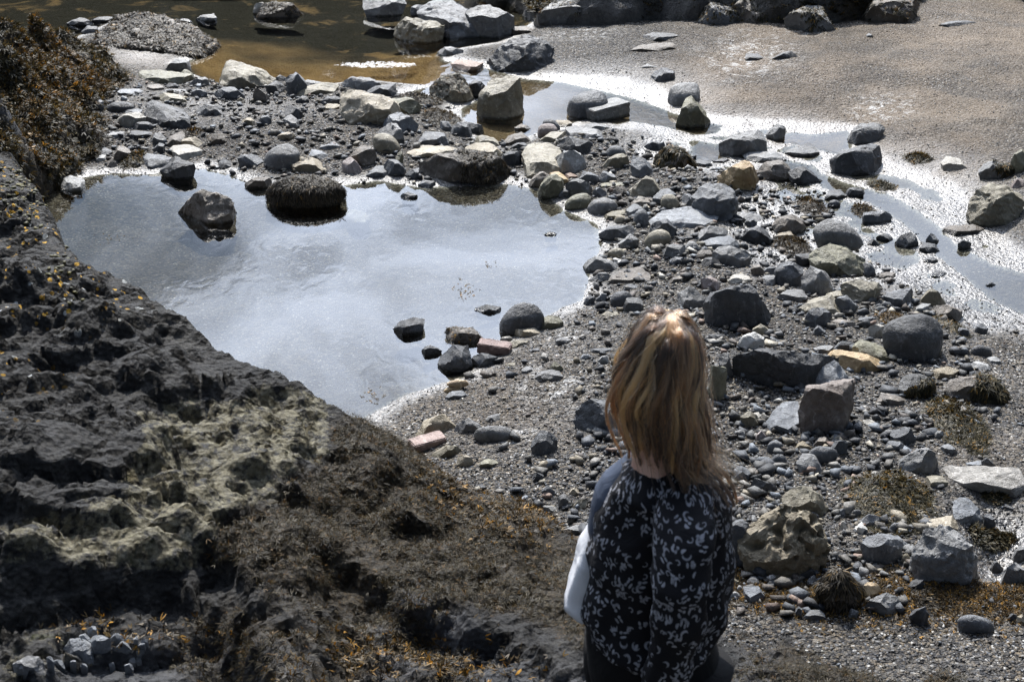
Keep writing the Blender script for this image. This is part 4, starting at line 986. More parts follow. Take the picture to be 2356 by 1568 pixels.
F brown s|flat brown slab on the sand in front of the rounded grey-tan boulder||1800,15 1850,-10 2000,-20 2080,10 1990,50 1870,60
F slate b|||1435,1420 1490,1380 1560,1400 1600,1470 1520,1500 1460,1470
F slate s|||1400,1510 1430,1470 1500,1475 1540,1520 1450,1540
F slate r|||585,1510 630,1470 695,1500 680,1550 610,1555
F slate r|||870,1550 930,1510 1030,1515 1070,1570 1000,1620 900,1600
F tan s|||780,1530 840,1470 890,1490 870,1530
F brown b|||905,1490 960,1455 1010,1490 1000,1515 930,1510
F slate b|||1030,1520 1080,1460 1140,1500 1130,1560 1060,1570
F pink b|||505,1450 550,1395 580,1420 550,1480
F grey b|||355,1420 380,1398 430,1400 430,1450 370,1450
F cream b|||520,1320 560,1285 610,1300 570,1345
F pale b|||1720,1440 1740,1400 1800,1410 1805,1450 1750,1460
F slate s|||1780,1510 1830,1485 1890,1550 1850,1568
F cream s|||1240,1330 1270,1320 1340,1350 1320,1368 1250,1355
F brown b|||1120,1400 1200,1390 1200,1440 1140,1450 1115,1430
F grey s|||660,460 720,430 830,430 860,480 820,515 700,505
F grey s|||530,370 580,330 640,335 640,380 570,400
F slate b|||560,290 600,275 640,280 620,325 570,320
F brown b|||470,300 500,260 560,290 550,335 490,330
F pale s|||1590,570 1640,525 1710,530 1690,570 1620,585
F pale r|||1325,560 1360,540 1410,560 1390,585
F slate r|||1365,530 1385,510 1450,540 1430,560
F dark b|||780,250 790,190 880,180 890,230 840,270
F dark b|||135,240 160,205 240,215 270,260 220,280 150,270
F brown b|||95,230 130,160 190,155 210,190 150,220
F slate b|||900,720 930,675 990,690 980,740 910,745
F slate s|||1165,635 1250,620 1350,615 1340,640 1250,650
F slate r|||1210,670 1240,648 1280,665 1270,695 1230,695
F slate b|||1900,740 1910,690 1980,730 1970,760
F pale s|||2100,900 2150,890 2200,930 2180,950
I tan b|large honeycombed tan boulder with a pointed underside beside the woman|the honeycombed tan boulder|393,560 440,500 590,350 650,365 740,390 880,430 990,490 1005,590 950,690 870,790 750,870 690,840 590,760 490,650 430,600
I buff b|tan-brown block stained orange behind the honeycombed tan boulder|the orange-stained block|670,360 690,270 770,230 860,260 970,320 1005,380 960,430 850,430 760,395
I buff s|||770,230 800,215 890,220 895,265 840,250
I grey b|rough pitted grey boulder bridging a dark hollow on the wet sand|the rough bridging boulder|1580,770 1610,650 1660,550 1760,510 1900,500 1990,580 2030,690 2015,850 1960,900 1880,860 1810,820 1690,860 1600,840
I slate b|charcoal boulder with a notched top between two larger boulders|the notched charcoal boulder|1235,650 1260,590 1380,570 1510,538 1515,600 1500,720 1420,760 1300,730
I striped s|long striped grey slab running out of the picture beside the sand|the striped slab|1810,110 1850,95 2100,90 2380,115 2420,290 2270,270 2100,245 1950,220 1850,170
I buff s|||1680,160 1720,140 1790,150 1830,190 1770,230 1710,205
I blue s|smooth rounded slate slab on the sand below the striped slab|the smooth slate slab|1745,340 1780,285 1850,278 1960,295 2040,370 2065,450 2000,485 1910,480 1850,420
I tan s|||1635,500 1700,455 1860,420 1910,490 1840,505 1700,540
I grey b|||1500,60 1540,10 1640,-40 1740,20 1760,80 1700,130 1600,120 1540,90
I grey w|||790,60 810,-10 900,0 980,90 990,130 900,120 830,95
I slate r|||605,40 640,-5 700,0 725,45 680,75 620,65
I slate b|||345,120 390,78 475,145 420,185 360,175
I dark b|||475,190 520,165 620,200 650,240 560,260 490,230
I slate b|||1060,390 1140,370 1150,400 1100,435
I slate r|||1160,400 1200,378 1235,395 1200,430
I slate b|||1225,450 1270,410 1350,430 1380,470 1320,500 1250,490
I cream b|||1080,500 1100,455 1140,490 1130,520
I white s|||1170,485 1220,455 1275,525 1240,545
I slate r|||1420,505 1450,470 1510,475 1520,520 1470,538
I brown b|brown rock matted with hanging wrack in front of the honeycombed boulder|the wrack-matted rock|940,1000 950,850 1050,790 1180,790 1220,860 1225,1000 1180,1080 1030,1100 960,1060
I ochre b|small ochre stone tucked beside the wrack-matted rock||1230,920 1260,885 1340,890 1367,940 1310,990 1240,970
I grey w|peaked grey-brown stone on the mud beside the wrack-matted rock|the peaked mud stone|1260,1070 1310,1010 1410,950 1510,1010 1510,1080 1420,1120 1300,1105
I dark t|||1565,1110 1580,1060 1660,1050 1695,1110 1650,1180 1580,1150
I slate r|smooth oval dark cobble lying by the seaweed drift line|the oval dark cobble|1897,1140 1920,1115 2010,1110 2110,1150 2145,1200 2110,1235 1990,1225 1920,1190
I grey b|||2205,830 2230,760 2300,740 2356,790 2380,850 2320,905 2230,880
I dark b|||2120,790 2150,735 2200,740 2210,790 2150,820
I slate s|||835,1100 870,1070 940,1068 1003,1120 930,1148 850,1130
I blue s|||420,910 520,905 585,1010 560,1030 480,1010 440,960
I slate s|||435,840 525,835 525,900 450,900
I pale r|||315,970 350,945 400,970 380,1000 330,1000
I pale r|||375,920 400,900 420,920 400,945
I slate b|big blue-grey boulder half hidden by the woman's sleeve|the sleeve-hidden boulder|300,470 380,425 450,500 490,650 460,740 350,780 290,700
I slate t|||770,1100 790,1050 825,1070 820,1120
I slate b|||1140,1100 1160,1060 1220,1090 1200,1130 1150,1130
I dark b|||1555,890 1600,860 1665,880 1650,940 1590,940
I buff r|||1505,730 1520,680 1570,685 1580,730 1540,755
I grey b|||580,850 610,820 650,860 620,900
I dark b|||800,820 880,780 910,820 870,860
I slate b|||860,880 900,840 935,880 900,915
I buff s|||325,900 340,830 410,865 380,900
I slate b|||1060,730 1080,690 1140,680 1130,740
I slate b|||1180,760 1230,740 1260,790 1200,820
I grey b|||2280,700 2310,640 2370,630 2380,720
I slate b|||2075,470 2110,415 2160,480 2120,510
I dark b|||2240,1140 2270,1095 2310,1110 2310,1150
I tan b|||2310,1150 2356,1110 2370,1170
I dark s|||2180,350 2230,335 2285,370 2260,390
I blue s|||1950,60 2060,40 2080,60 1990,90
I dark b|||2060,50 2110,20 2170,70 2110,90
H dark t|small black cube on open shingle below the upended slate cube||1320,150 1370,120 1395,150 1380,190 1330,190
H slate b|||1380,250 1410,215 1470,240 1460,285 1390,280
H grey b|||1490,290 1540,270 1585,310 1560,370 1500,330
H tan b|||1570,270 1610,230 1640,260 1600,280
H olive s|||955,45 1040,25 1090,45 1030,90 970,70
H tan b|||780,70 830,10 880,0 905,40 860,85
H dark s|||925,210 960,195 1005,230 970,250
H grey s|||1540,500 1590,480 1670,495 1685,540 1600,548
H pale s|||1380,355 1430,345 1490,380 1460,395
H buff b|||1600,370 1650,310 1700,310 1690,350 1640,385
H tan r|small round tan pebble resting on bare bedrock among the seaweed||288,1050 300,1028 335,1025 345,1050 330,1075 295,1070
G blue b|largest of the broken slate pieces heaped on the near outcrop|the largest slate piece|455,1380 490,1320 580,1305 640,1360 650,1465 590,1460 520,1430
G blue b|||555,1300 620,1285 637,1330 600,1320
G blue b|||605,1280 660,1230 682,1270 640,1285
G blue b|||635,1300 680,1290 770,1340 750,1380 640,1395
G blue b|||765,1310 800,1270 860,1300 790,1330
G blue b|||795,1380 850,1330 910,1360 860,1390
G blue b|||945,1345 1000,1340 1010,1365 960,1375
G blue b|||945,1400 990,1380 1000,1405 950,1412
G blue b|||890,1455 930,1440 940,1465 900,1470
G blue b|||860,1500 915,1478 925,1495 870,1515
G blue b|||370,1465 420,1450 450,1510 400,1500
G blue b|||330,1450 370,1440 380,1480 335,1490
G blue b|||760,1490 790,1470 800,1500 770,1505
G blue b|||480,1450 530,1460 520,1490 490,1480
G blue b|||560,1490 600,1480 610,1505 570,1510
G blue b|||940,1440 980,1430 975,1455 945,1460
G blue b|||980,1320 1020,1312 1025,1335 990,1338
G blue b|||925,1310 950,1298 960,1320 930,1330
G grey b|bare grey hump of rock in the near corner of the picture||100,1480 170,1440 270,1450 325,1520 290,1590 120,1600
'''
TO = {'A': (0, 0), 'B': (785.3, 0), 'C': (1570.3, 0), 'D': (0, 522.9), 'E': (785.7, 522.9), 'F': (1570.3, 522.9), 'G': (0, 1045.7), 'H': (785.7, 1045.7), 'I': (1570.3, 1045.7)}
COLWORD = {'slate': 'slate-grey', 'blue': 'blue-grey', 'dark': 'charcoal', 'grey': 'mid-grey', 'brown': 'brown', 'tan': 'tan', 'buff': 'buff', 'olive': 'olive', 'cream': 'cream', 'pale': 'pale grey', 'white': 'white', 'ochre': 'ochre', 'rust': 'rust-red', 'pink': 'pinkish', 'russet': 'rust-brown', 'striped': 'striped grey'}
SHAPEWORD = {'b': 'angular', 's': 'flat', 'r': 'rounded', 't': 'upright', 'w': 'wedge-shaped', 'l': 'half-drowned'}
RF = {'b': .42, 's': .62, 'r': .5, 't': .28, 'w': .66, 'l': .55}

def hull_mesh(name, pts, seg, smooth_it, amp, seed, round_=False, pits=0.0, facets=0):
    bm = bmesh.new()
    for p in pts: bm.verts.new(p)
    r = bmesh.ops.convex_hull(bm, input=list(bm.verts))
    junk = [g for g in r['geom_interior'] + r['geom_unused'] if isinstance(g, bmesh.types.BMVert) and g.is_valid]
    if junk: bmesh.ops.delete(bm, geom=list(set(junk)), context='VERTS')
    co0 = np.array([v.co for v in bm.verts]); ext0 = np.ptp(co0, axis=0); mid0 = (co0.max(0) + co0.min(0)) / 2
    rr = random.Random(seed * 13 + 5)
    for _ in range(facets):          # knock flat faces off the corners
        n = Vector((rr.uniform(-1, 1), rr.uniform(-1.2, .6), rr.uniform(-.1, 1.1)))
        if n.length < .2: continue
        n.normalize()
        sup = [v.co.dot(n) for v in bm.verts]
        top, low = max(sup), min(sup)
        off = top - (top - low) * rr.uniform(.05, .15)
        res = bmesh.ops.bisect_plane(bm, geom=list(bm.verts) + list(bm.edges) + list(bm.faces), plane_co=n * off, plane_no=n, clear_outer=True)
        be = [e for e in bm.edges if e.is_boundary]
        if be: bmesh.ops.edgeloop_fill(bm, edges=be)
    bmesh.ops.remove_doubles(bm, verts=list(bm.verts), dist=seg * .12)
    bmesh.ops.triangulate(bm, faces=list(bm.faces))
    for _ in range(7):
        ll = [e for e in bm.edges if e.calc_length() > seg * 1.45]
        if not ll or len(bm.faces) > 9000: break
        bmesh.ops.subdivide_edges(bm, edges=ll, cuts=1)
        bmesh.ops.triangulate(bm, faces=[f for f in bm.faces if len(f.verts) > 3])
    bmesh.ops.beautify_fill(bm, faces=list(bm.faces), edges=[e for e in bm.edges if e.is_manifold and e.calc_face_angle(9) < .03])
    for _ in range(smooth_it):
        bmesh.ops.smooth_vert(bm, verts=list(bm.verts), factor=.5, use_axis_x=True, use_axis_y=True, use_axis_z=True)
    co = np.array([v.co for v in bm.verts]); ext1 = np.ptp(co, axis=0); mid1 = (co.max(0) + co.min(0)) / 2
    co = (co - mid1) * (ext0 / np.maximum(ext1, 1e-5)) * np.array([1.05, 1.02, 1.04]) + mid0
    for v, c in zip(bm.verts, co): v.co = c
    bm.normal_update()
    size = float(np.cbrt(max(np.prod(np.maximum(ext0, .01)), 1e-6)))
    o = Vector((seed * 7.31 % 97, seed * 3.77 % 89, seed * 1.93 % 83))
    f1 = 2.2 / size; f2 = 6.0 / size
    strat = rr.random() < .35
    ax = Vector((rr.uniform(-.4, .4), rr.uniform(-.4, .4), 1)).normalized()
    for v in bm.verts:
        p = v.co
        d = mnoise.noise(p * f1 + o) * .45 + mnoise.noise(p * f2 + o) * .32
        if not round_:
            d += (.3 - abs(mnoise.noise(p * (f1 * 1.8) + o * 1.7))) * .55 + (.25 - abs(mnoise.noise(p * f2 * 1.7 + o))) * .38 + mnoise.noise(p * f2 * 4 + o) * .20
            if strat:
                h = p.dot(ax) / size * 7 + mnoise.noise(p * f1 + o) * 1.4
                d += (.5 - abs((h % 1) - .5) * 2) * .28
        if pits:
            h = mnoise.noise(p * (7.5 / size) + o * .3)
            if h > .10 and v.normal.z > .15: d -= (h - .10) * 3.6 * pits / amp * .5
        v.co = p + v.normal * (d * amp * size)
    me = bpy.data.meshes.new(name)
    bm.to_mesh(me); bm.free()
    return me

def make_rock(pts, style, seed, floor=None, lift=None, ground=None, rf=None):
    pts = np.array(pts, float)
    us, vs = pts[:, 0], pts[:, 1]
    vb, vt = vs.max(), vs.min(); Hp = vb - vt; uc = (us.max() + us.min()) / 2; hw = (us.max() - us.min()) / 2
    ub = us[vs > vb - .15 * Hp].mean()
    def gh(u, v):
        if lift is not None: return at_z(u, v, lift)
        return hit(u, min(v, 1566), ground, floor)
    P0 = gh(ub, vb - 1); Yb = P0[1]
    a = PITCH + math.atan((vb - VC) / FPX)
    depth = Yb * CP - (P0[2] - CAM_Z) * SP
    mpp = depth / FPX
    f = RF[style] if rf is None else rf
    vr = vt + f * Hp
    k = {'b': .50, 's': .80, 'r': .42, 't': .45, 'w': .55, 'l': .6}[style]
    def Yp(u, v):
        side = ((u - uc) / max(hw, 1)) ** 2 * hw * mpp
        if v >= vr: return Yb + .22 * (vb - v) * mpp + side * .55
        return Yb + .22 * (vb - vr) * mpp + k * (vr - v) * mpp / math.sin(a) + side * .35
    P = []
    vmid = vt + .62 * Hp
    Ymax = 0
    for u, v in pts:
        yp = Yp(u, v)
        if v > vmid:
            g = gh(u, v); yp = min(max(g[1], Yb), yp + hw * mpp * .5)
        P.append(at_y(u, v, yp)); Ymax = max(Ymax, yp)
    r = random.Random(seed)
    inner = [(-.62, .02), (-.25, -.05), (.15, .06), (.55, -.02)] if style != 'r' else [(-.45, .05), (0, 0), (.45, .05)]
    for fx, fy in inner:
        u = uc + (fx + r.uniform(-.08, .08)) * hw; v = vr + (fy + r.uniform(-.06, .06)) * Hp
        yy_ = Yb + .22 * (vb - vr) * mpp + ((u - uc) / max(hw, 1)) ** 2 * hw * mpp * .4
        # keep inside the outline
        if abs(fx) > .4:
            mids = us[(vs > vr - .3 * Hp) & (vs < vr + .3 * Hp)]
            if len(mids): u = min(max(u, mids.min() + .12 * hw), mids.max() - .12 * hw)
        P.append(at_y(u, v, yy_ - .03 * hw * mpp))
    # hidden back of the stone
    yback = min(Ymax + .35 * min(hw, Hp) * mpp, gh(uc, vt + .12 * Hp)[1])
    yback = max(yback, Ymax + .02)
    zg = P0[2] if lift is None else lift
    sunk = (.05 if lift is None else .004) + .06 * Hp * mpp
    for fx in (-.55, 0, .55):
        P.append(at_y(uc + fx * hw, vt + .28 * Hp, yback))
        q = at_y(uc + fx * hw * 1.1, vb - .25 * Hp, yback); q[2] = min(q[2], zg - sunk); P.append(q)
        q = at_y(uc + fx * hw * 1.25, vb - .12 * Hp, Yb + .18 * hw * mpp); q[2] = zg - sunk; 
        P.append(q)
    P = np.array(P)
    org = np.array([P[:len(pts), 0].mean(), (Yb + yback) / 2, zg])
    seg = max(3.0 * 2.3 * mpp, 2 * hw * mpp / 34, .006)
    sm = 9 if style == 'r' else 0
    return P - org, org, seg, sm, 2 * hw * mpp

HERO = {'the honeycombed tan boulder': dict(rf=.53), 'the long black slab': dict(rf=.16), 'the big tan block': dict(rf=.45), 'the olive-grey block': dict(rf=.72), 'the pinkish buff slab': dict(rf=.75), 'the dark jutting slab': dict(rf=.40), 'the bright ochre slab': dict(rf=.5), 'the squared buff boulder': dict(rf=.28), 'the wide pale slate slab': dict(rf=.8), 'the pointed slate plate': dict(rf=.88), 'the striped slab': dict(rf=.6), 'the smooth slate slab': dict(rf=.7), 'the buff triangular slab': dict(rf=.8), 'the largest slate piece': dict(rf=.85), 'the massive dark boulder': dict(rf=.3)}
rock_objs = []
LAND = []
parsed = []
for i, line in enumerate(l for l in ROCKS.strip().split('\n')):
    head, label, ref, pts = line.split('|')
    tile, colr, style = head.split()
    tx, ty = TO[tile]
    pp = [(tx + float(a.split(',')[0]) * .3335, ty + float(a.split(',')[1]) * .3335) for a in pts.split()]
    parsed.append((tile, colr, style, label, ref, pp))
random.seed(5)
WEEDROCK = {}
for i, (tile, colr, style, label, ref, pp) in enumerate(parsed):
    kw = dict(HERO.get(ref, {}))
    floor = -.004 if tile in 'ABCEF' else None
    if 'sitting on top of the upright' in label: kw['lift'] = .17
    if label.startswith('upper of two stacked'): kw['lift'] = .075
    if label.startswith('long egg-shaped'): kw['lift'] = .12
    P, org, cuts, sm, wid = make_rock(pp, style, i + 1, floor=floor, **kw)
    amp = {'b': .080, 's': .060, 'r': .035, 't': .075, 'w': .075, 'l': .075}[style]
    pits = 0
    if ref in ('the honeycombed tan boulder',): pits = .13; cuts *= .7
    if ref in ('the rough bridging boulder', 'the chalk-white stone', 'the wrinkled buff rock', 'the hollowed pale boulder'): pits = .04; cuts *= .8
    name = 'boulder' if wid > .42 else 'flat_stone' if style == 's' and wid > .24 else 'cobble' if style == 'r' else 'stone'
    if label.startswith('pale slanting post'): name = 'stone'
    me = hull_mesh(name, P, cuts, sm, amp, i + 1, style == 'r', pits, {'b': 6, 't': 5, 'w': 4, 's': 4, 'l': 4, 'r': 0}[style])
    shade_smooth(me)
    if style != 'r': me.set_sharp_from_angle(angle=math.radians(27))
    if tile == 'G': org = org + np.array([0, 0, .028])
    o = link(name, me, MAT[colr], loc=org)
    cu = sum(p[0] for p in pp) / len(pp); cv = sum(p[1] for p in pp) / len(pp)
    rock_objs.append((o, colr, style, label, ref, cu, cv, wid))
    if ref: LAND.append((ref, cu, cv, i)); WEEDROCK[ref] = o
    if 'weed-topped' in label: WEEDROCK['small pool rock'] = o
    if 'low grey rock with a wrack tuft' in label: WEEDROCK['sand tuft rock'] = o
    if 'far rock band' in label or 'far rocks' in label and 'foot' in label: WEEDROCK['far%d' % i] = o
    if 'smaller of two dark' in label or 'low dark weedy' in label or 'low weed-dark' in label: WEEDROCK[label[:20]] = o

# labels: own words where given, otherwise look and neighbours
used_labels = set(r[3] for r in rock_objs if r[3])
CATW = {'boulder': 'boulder', 'flat_stone': 'slab', 'cobble': 'cobble', 'stone': 'stone'}
for idx_, (o, colr, style, label, ref, cu, cv, wid) in enumerate(rock_objs):
    nm = o.name.split('.')[0]
    word = 'slab' if nm == 'flat_stone' else nm
    cat = 'rock' if nm == 'boulder' else CATW[nm]
    if not label:
        size = 'small' if wid < .16 else 'medium' if wid < .30 else 'large'
        near = sorted(((math.hypot(cu - lu, (cv - lv) * 1.6), r_, lu, lv) for r_, lu, lv, li in LAND if li != idx_))[:7]
        base = f'{size} {COLWORD[colr]} {SHAPEWORD[style]} {word}'
        cands = []
        for d, r_, lu, lv in near[:4]:
            if d < 70: cands.append(f'{base} close beside {r_}')
            if lv - cv > 18 and abs(lu - cu) < 90: cands.append(f'{base} just behind {r_}')
            if cv - lv > 18 and abs(lu - cu) < 90: cands.append(f'{base} just in front of {r_}')
        for ia in range(len(near)):
            for ib in range(ia + 1, len(near)):
                d1, r1, u1, v1 = near[ia]; d2, r2, u2, v2 = near[ib]
                if (u1 - cu) * (u2 - cu) + 2.5 * (v1 - cv) * (v2 - cv) < -100:
                    cands.append(f'{base} between {r1} and {r2}')
        for d, r_, lu, lv in near: cands.append(f'{base} not far from {r_}')
        for d, r_, lu, lv in near:
            for w in ('second', 'third', 'fourth', 'fifth'): cands.append(f'{w} {base} not far from {r_}')
        label = next((c for c in cands if c not in used_labels and len(c.replace('-', ' ').split()) <= 16), cands[-1])
        used_labels.add(label)
    tag(o, label, cat, 'stones strewn over the shore')

# ------------------------------------------------------------------ brick-like blocks with true edges
def brick(corner_px, size, yaw, mat, name, label, cat, roll=0.0, tilt=0.0, group=None, frog=False, sink=.3):
    g = hit(*corner_px, floor=-.004)
    bm = bmesh.new()
    bmesh.ops.create_cube(bm, size=1.0)
    for v in bm.verts: v.co = Vector((v.co.x * size[0], v.co.y * size[1], v.co.z * size[2]))
    bmesh.ops.bevel(bm, geom=list(bm.edges), offset=.006, segments=2, affect='EDGES')
    bmesh.ops.subdivide_edges(bm, edges=list(bm.edges), cuts=5, use_grid_fill=True)
    bm.normal_update()
    for v in bm.verts:
        v.co += v.normal * (mnoise.noise(v.co * 16 + Vector((5, 2, 9))) * .004 + mnoise.noise(v.co * 45) * .0025)
        e = sum(1 for q in range(3) if abs(v.co[q]) > size[q] / 2 - .012)
        if e >= 2 and mnoise.noise(v.co * 21 + Vector((1, 7, 3))) > .15: v.co *= .965
    me = bpy.data.meshes.new(name); bm.to_mesh(me); bm.free()
    o = link(name, me, mat, loc=(g[0], g[1] + size[1] * .4, g[2] + size[2] * (.5 - sink * .5)))
    o.rotation_euler = (tilt, roll, yaw)
    return tag(o, label, cat, group)
MAT['brick_red'] = rock_material('brick_red', ((.06,.032,.026), (.13,.075,.062), (.22,.145,.125)))
MAT['brick_pink'] = rock_material('brick_pink', ((.12,.075,.06), (.22,.145,.12), (.32,.235,.20)))
MAT['concrete'] = rock_material('concrete', ((.085,.085,.083), (.165,.165,.16), (.27,.27,.26)))
def tp(t, x, y): return (TO[t][0] + x * .3335, TO[t][1] + y * .3335)
brick(tp('E', 1055, 880), (.225, .105, .075), -.22, MAT['brick_red'], 'brick', 'dark red house brick lying at the near corner of the pool', 'brick', .06, 0, sink=.1)
brick(tp('E', 590, 1525), (.215, .10, .06), .52, MAT['brick_pink'], 'brick', 'flat pink brick slab on the shingle under the leaf-shaped tan stone', 'brick', .0, .05, sink=.35)
brick(tp('B', 1830, 840), (.24, .46, .16), -.98, MAT['concrete'], 'concrete_block', 'square-cut long concrete block lying in the stream', 'block', .0, .06, sink=.3)
# ------------------------------------------------------------------ loose small stones and gravel (too many to count)
def attr_stone_material():
    b = NB('loose_stone')
    geo = b.n('ShaderNodeNewGeometry'); P = geo.outputs['Position']
    c = b.attr('tone').outputs['Color']
    n = b.noise(P, 60, 5, .65); n2 = b.noise(P, 260, 2, .6)
    col = b.mix(1.0, c, b.ramp(n, [(.3, (.6, .6, .6)), (.5, (1, 1, 1)), (.7, (1.35, 1.33, 1.3))]), 'MULTIPLY')
    sx = b.n('ShaderNodeSeparateXYZ', {0: P})
    wet = b.rng(sx.outputs['Z'], .03, .006, 0, 1, True)
    b.set(b.p, 'Base Color', b.mix(wet, col, b.mix(1.0, col, (.4, .39, .37), 'MULTIPLY')))
    b.set(b.p, 'Roughness', b.rng(wet, 0, 1, .68, .22))
    b.set(b.p, 'Specular IOR Level', .45)
    b.set(b.p, 'Normal', b.bump(n2, .5, .004, b.bump(n, .6, .012)))
    return b.m
MAT['loose'] = attr_stone_material()
def chip(npts, seed):
    r = np.random.default_rng(seed)
    p = r.normal(size=(npts, 3)); p /= np.linalg.norm(p, axis=1)[:, None]
    p *= r.uniform(.62, 1.12, (npts, 1)); p *= np.array([1, r.uniform(.6, .9), r.uniform(.38, .7)])
    bm = bmesh.new()
    for q in p: bm.verts.new(q)
    res = bmesh.ops.convex_hull(bm, input=list(bm.verts))
    junk = [g for g in res['geom_interior'] + res['geom_unused'] if isinstance(g, bmesh.types.BMVert) and g.is_valid]
    if junk: bmesh.ops.delete(bm, geom=list(set(junk)), context='VERTS')
    bmesh.ops.triangulate(bm, faces=list(bm.faces))
    bm.verts.index_update()
    v = np.array([x.co for x in bm.verts]); f = np.array([[x.index for x in fc.verts] for fc in bm.faces])
    bm.free()
    return v, f
PAL = np.array([(.085,.093,.105), (.06,.065,.074), (.04,.042,.047), (.14,.14,.138), (.125,.115,.10), (.21,.20,.18), (.27,.235,.175), (.12,.10,.085), (.33,.30,.24), (.16,.18,.205), (.24,.17,.135), (.50,.48,.43)])
PALW = np.array([.13, .14, .12, .13, .13, .10, .08, .10, .035, .07, .022, .012]); PALW = PALW / PALW.sum()
def scatter(name, x, y, size, chips, lift=.18, grid=None, tilt=.5):
    n = len(x)
    z = sample(SURF if grid is None else grid, x, y)
    vs_, fs_, cs_ = [], [], []; base = 0
    pick = rng.integers(0, len(chips), n)
    tone = PAL[rng.choice(len(PAL), n, p=PALW)] * rng.uniform(.4, 1.0, (n, 1))
    for k, (cv_, cf_) in enumerate(chips):
        m = np.nonzero(pick == k)[0]
        if not len(m): continue
        th = rng.uniform(0, 2 * math.pi, len(m)); ti = rng.normal(0, tilt * .5, len(m))
        p = np.repeat(cv_[None], len(m), 0) * size[m][:, None, None]
        ct, st = np.cos(ti)[:, None], np.sin(ti)[:, None]
        py = p[:, :, 1] * ct - p[:, :, 2] * st; pz = p[:, :, 1] * st + p[:, :, 2] * ct
        c, s = np.cos(th)[:, None], np.sin(th)[:, None]
        px = p[:, :, 0] * c - py * s; py2 = p[:, :, 0] * s + py * c
        q = np.stack([px + x[m][:, None], py2 + y[m][:, None], pz + z[m][:, None] + (size[m] * lift)[:, None]], -1)
        vs_.append(q.reshape(-1, 3)); nv = len(cv_)
        fs_.append((cf_[None] + (np.arange(len(m)) * nv)[:, None, None]).reshape(-1, 3) + base); base += len(m) * nv
        cs_.append(np.repeat(tone[m], nv, 0))
    me = mesh_np(name, np.concatenate(vs_), np.concatenate(fs_), 3)
    cattr(me, 'tone', np.concatenate(cs_))
    return me
def pick_world(n, dens):
    """n random beach positions, kept with a chance given by dens(u, v, x, y)"""
    X_, Y_ = [], []; got = 0
    while got < n:
        y = 4.3 + 15.5 * rng.random(60000) ** 1.25; x = (rng.random(60000) - .5) * 2 * (.40 * y + .6)
        h = sample(H, x, y); s = sample(SURF, x, y)
        ok = (h > -.012) & (s < h + .02)
        u, v = project(x, y, h)
        ok &= rng.random(len(x)) < dens(u, v, x, y)
        X_.append(x[ok]); Y_.append(y[ok]); got += ok.sum()
        if len(X_) > 60: break
    return np.concatenate(X_)[:n], np.concatenate(Y_)[:n]
FIELD = [(200,205),(420,165),(640,190),(1000,222),(1110,330),(1200,330),(1400,292),(1560,335),(1650,385),(1800,400),(1900,450),(1960,560),(2060,640),(2180,700),(2230,800),(2290,930),(2240,1010),(2080,1080),(2150,1230),(2110,1400),(1700,1420),(1560,1330),(1340,1240),(1100,1130),(990,1080),(1150,1130),(1330,1020),(1330,720),(1360,640),(1390,520),(1250,440),(980,425),(800,415),(600,410),(460,385),(230,390)]
SPARSE = [(880,960),(1040,880),(1250,740),(1360,690),(1420,760),(1420,1150),(1330,1230),(1060,1120)]
RIGHT = [(1960,560),(2100,650),(2330,740),(2400,900),(2380,1400),(2200,1450),(2080,1300),(2150,1000),(2250,900)]
clus = lambda x, y: smooth(.36, .62, fbm(x * 1.5, y * 1.5, 3))
def dens_small(u, v, x, y):
    f = smooth(-14, 30, sdist(u, v, FIELD)) * (.45 + .55 * clus(x, y))
    s = (sdist(u, v, SPARSE) > 0) * .14 * clus(x + 5, y); r = (sdist(u, v, RIGHT) > 0) * .06
    return np.maximum(np.maximum(f, s), r)
def dens_gravel(u, v, x, y):
    f = smooth(-40, 60, sdist(u, v, FIELD)) * (.5 + .5 * clus(x + 3, y + 1))
    s = smooth(-30, 30, sdist(u, v, SPARSE)) * .75; r = (sdist(u, v, RIGHT) > -20) * .40
    return np.maximum(np.maximum(np.maximum(f, s), r), .13)
chipsL = [chip(10 + i % 3, 100 + i) for i in range(16)]; chipsS = [chip(8, 200 + i) for i in range(10)]
x_, y_ = pick_world(5600, dens_small)
sz = .013 + .042 * rng.random(len(x_)) ** 2.4
me = scatter('small_stones', x_, y_, sz, chipsL, .30)
tag(link('small_stones', me, MAT['loose']), 'small mixed grey and tan stones filling the gaps between the rocks', 'stones', kind='stuff')
xm_, ym_ = pick_world(1000, lambda u, v, x, y: smooth(-5, 25, sdist(u, v, FIELD)) * clus(x + 2, y))
me = scatter('broken_stones', xm_, ym_, .028 + .042 * rng.random(len(xm_)) ** 1.6, [chip(10 + i % 3, 300 + i) for i in range(18)], .28)
tag(link('broken_stones', me, MAT['loose']), 'fist-sized broken stones packed among the larger rocks', 'stones', kind='stuff')
x_, y_ = pick_world(36000, dens_gravel)
sz = .004 + .0105 * rng.random(len(x_)) ** 2.0
me = scatter('gravel', x_, y_, sz, chipsS, .35)
tag(link('gravel', me, MAT['loose']), 'dark and tan gravel spread over the upper beach', 'gravel', kind='stuff')
print('gravel done')

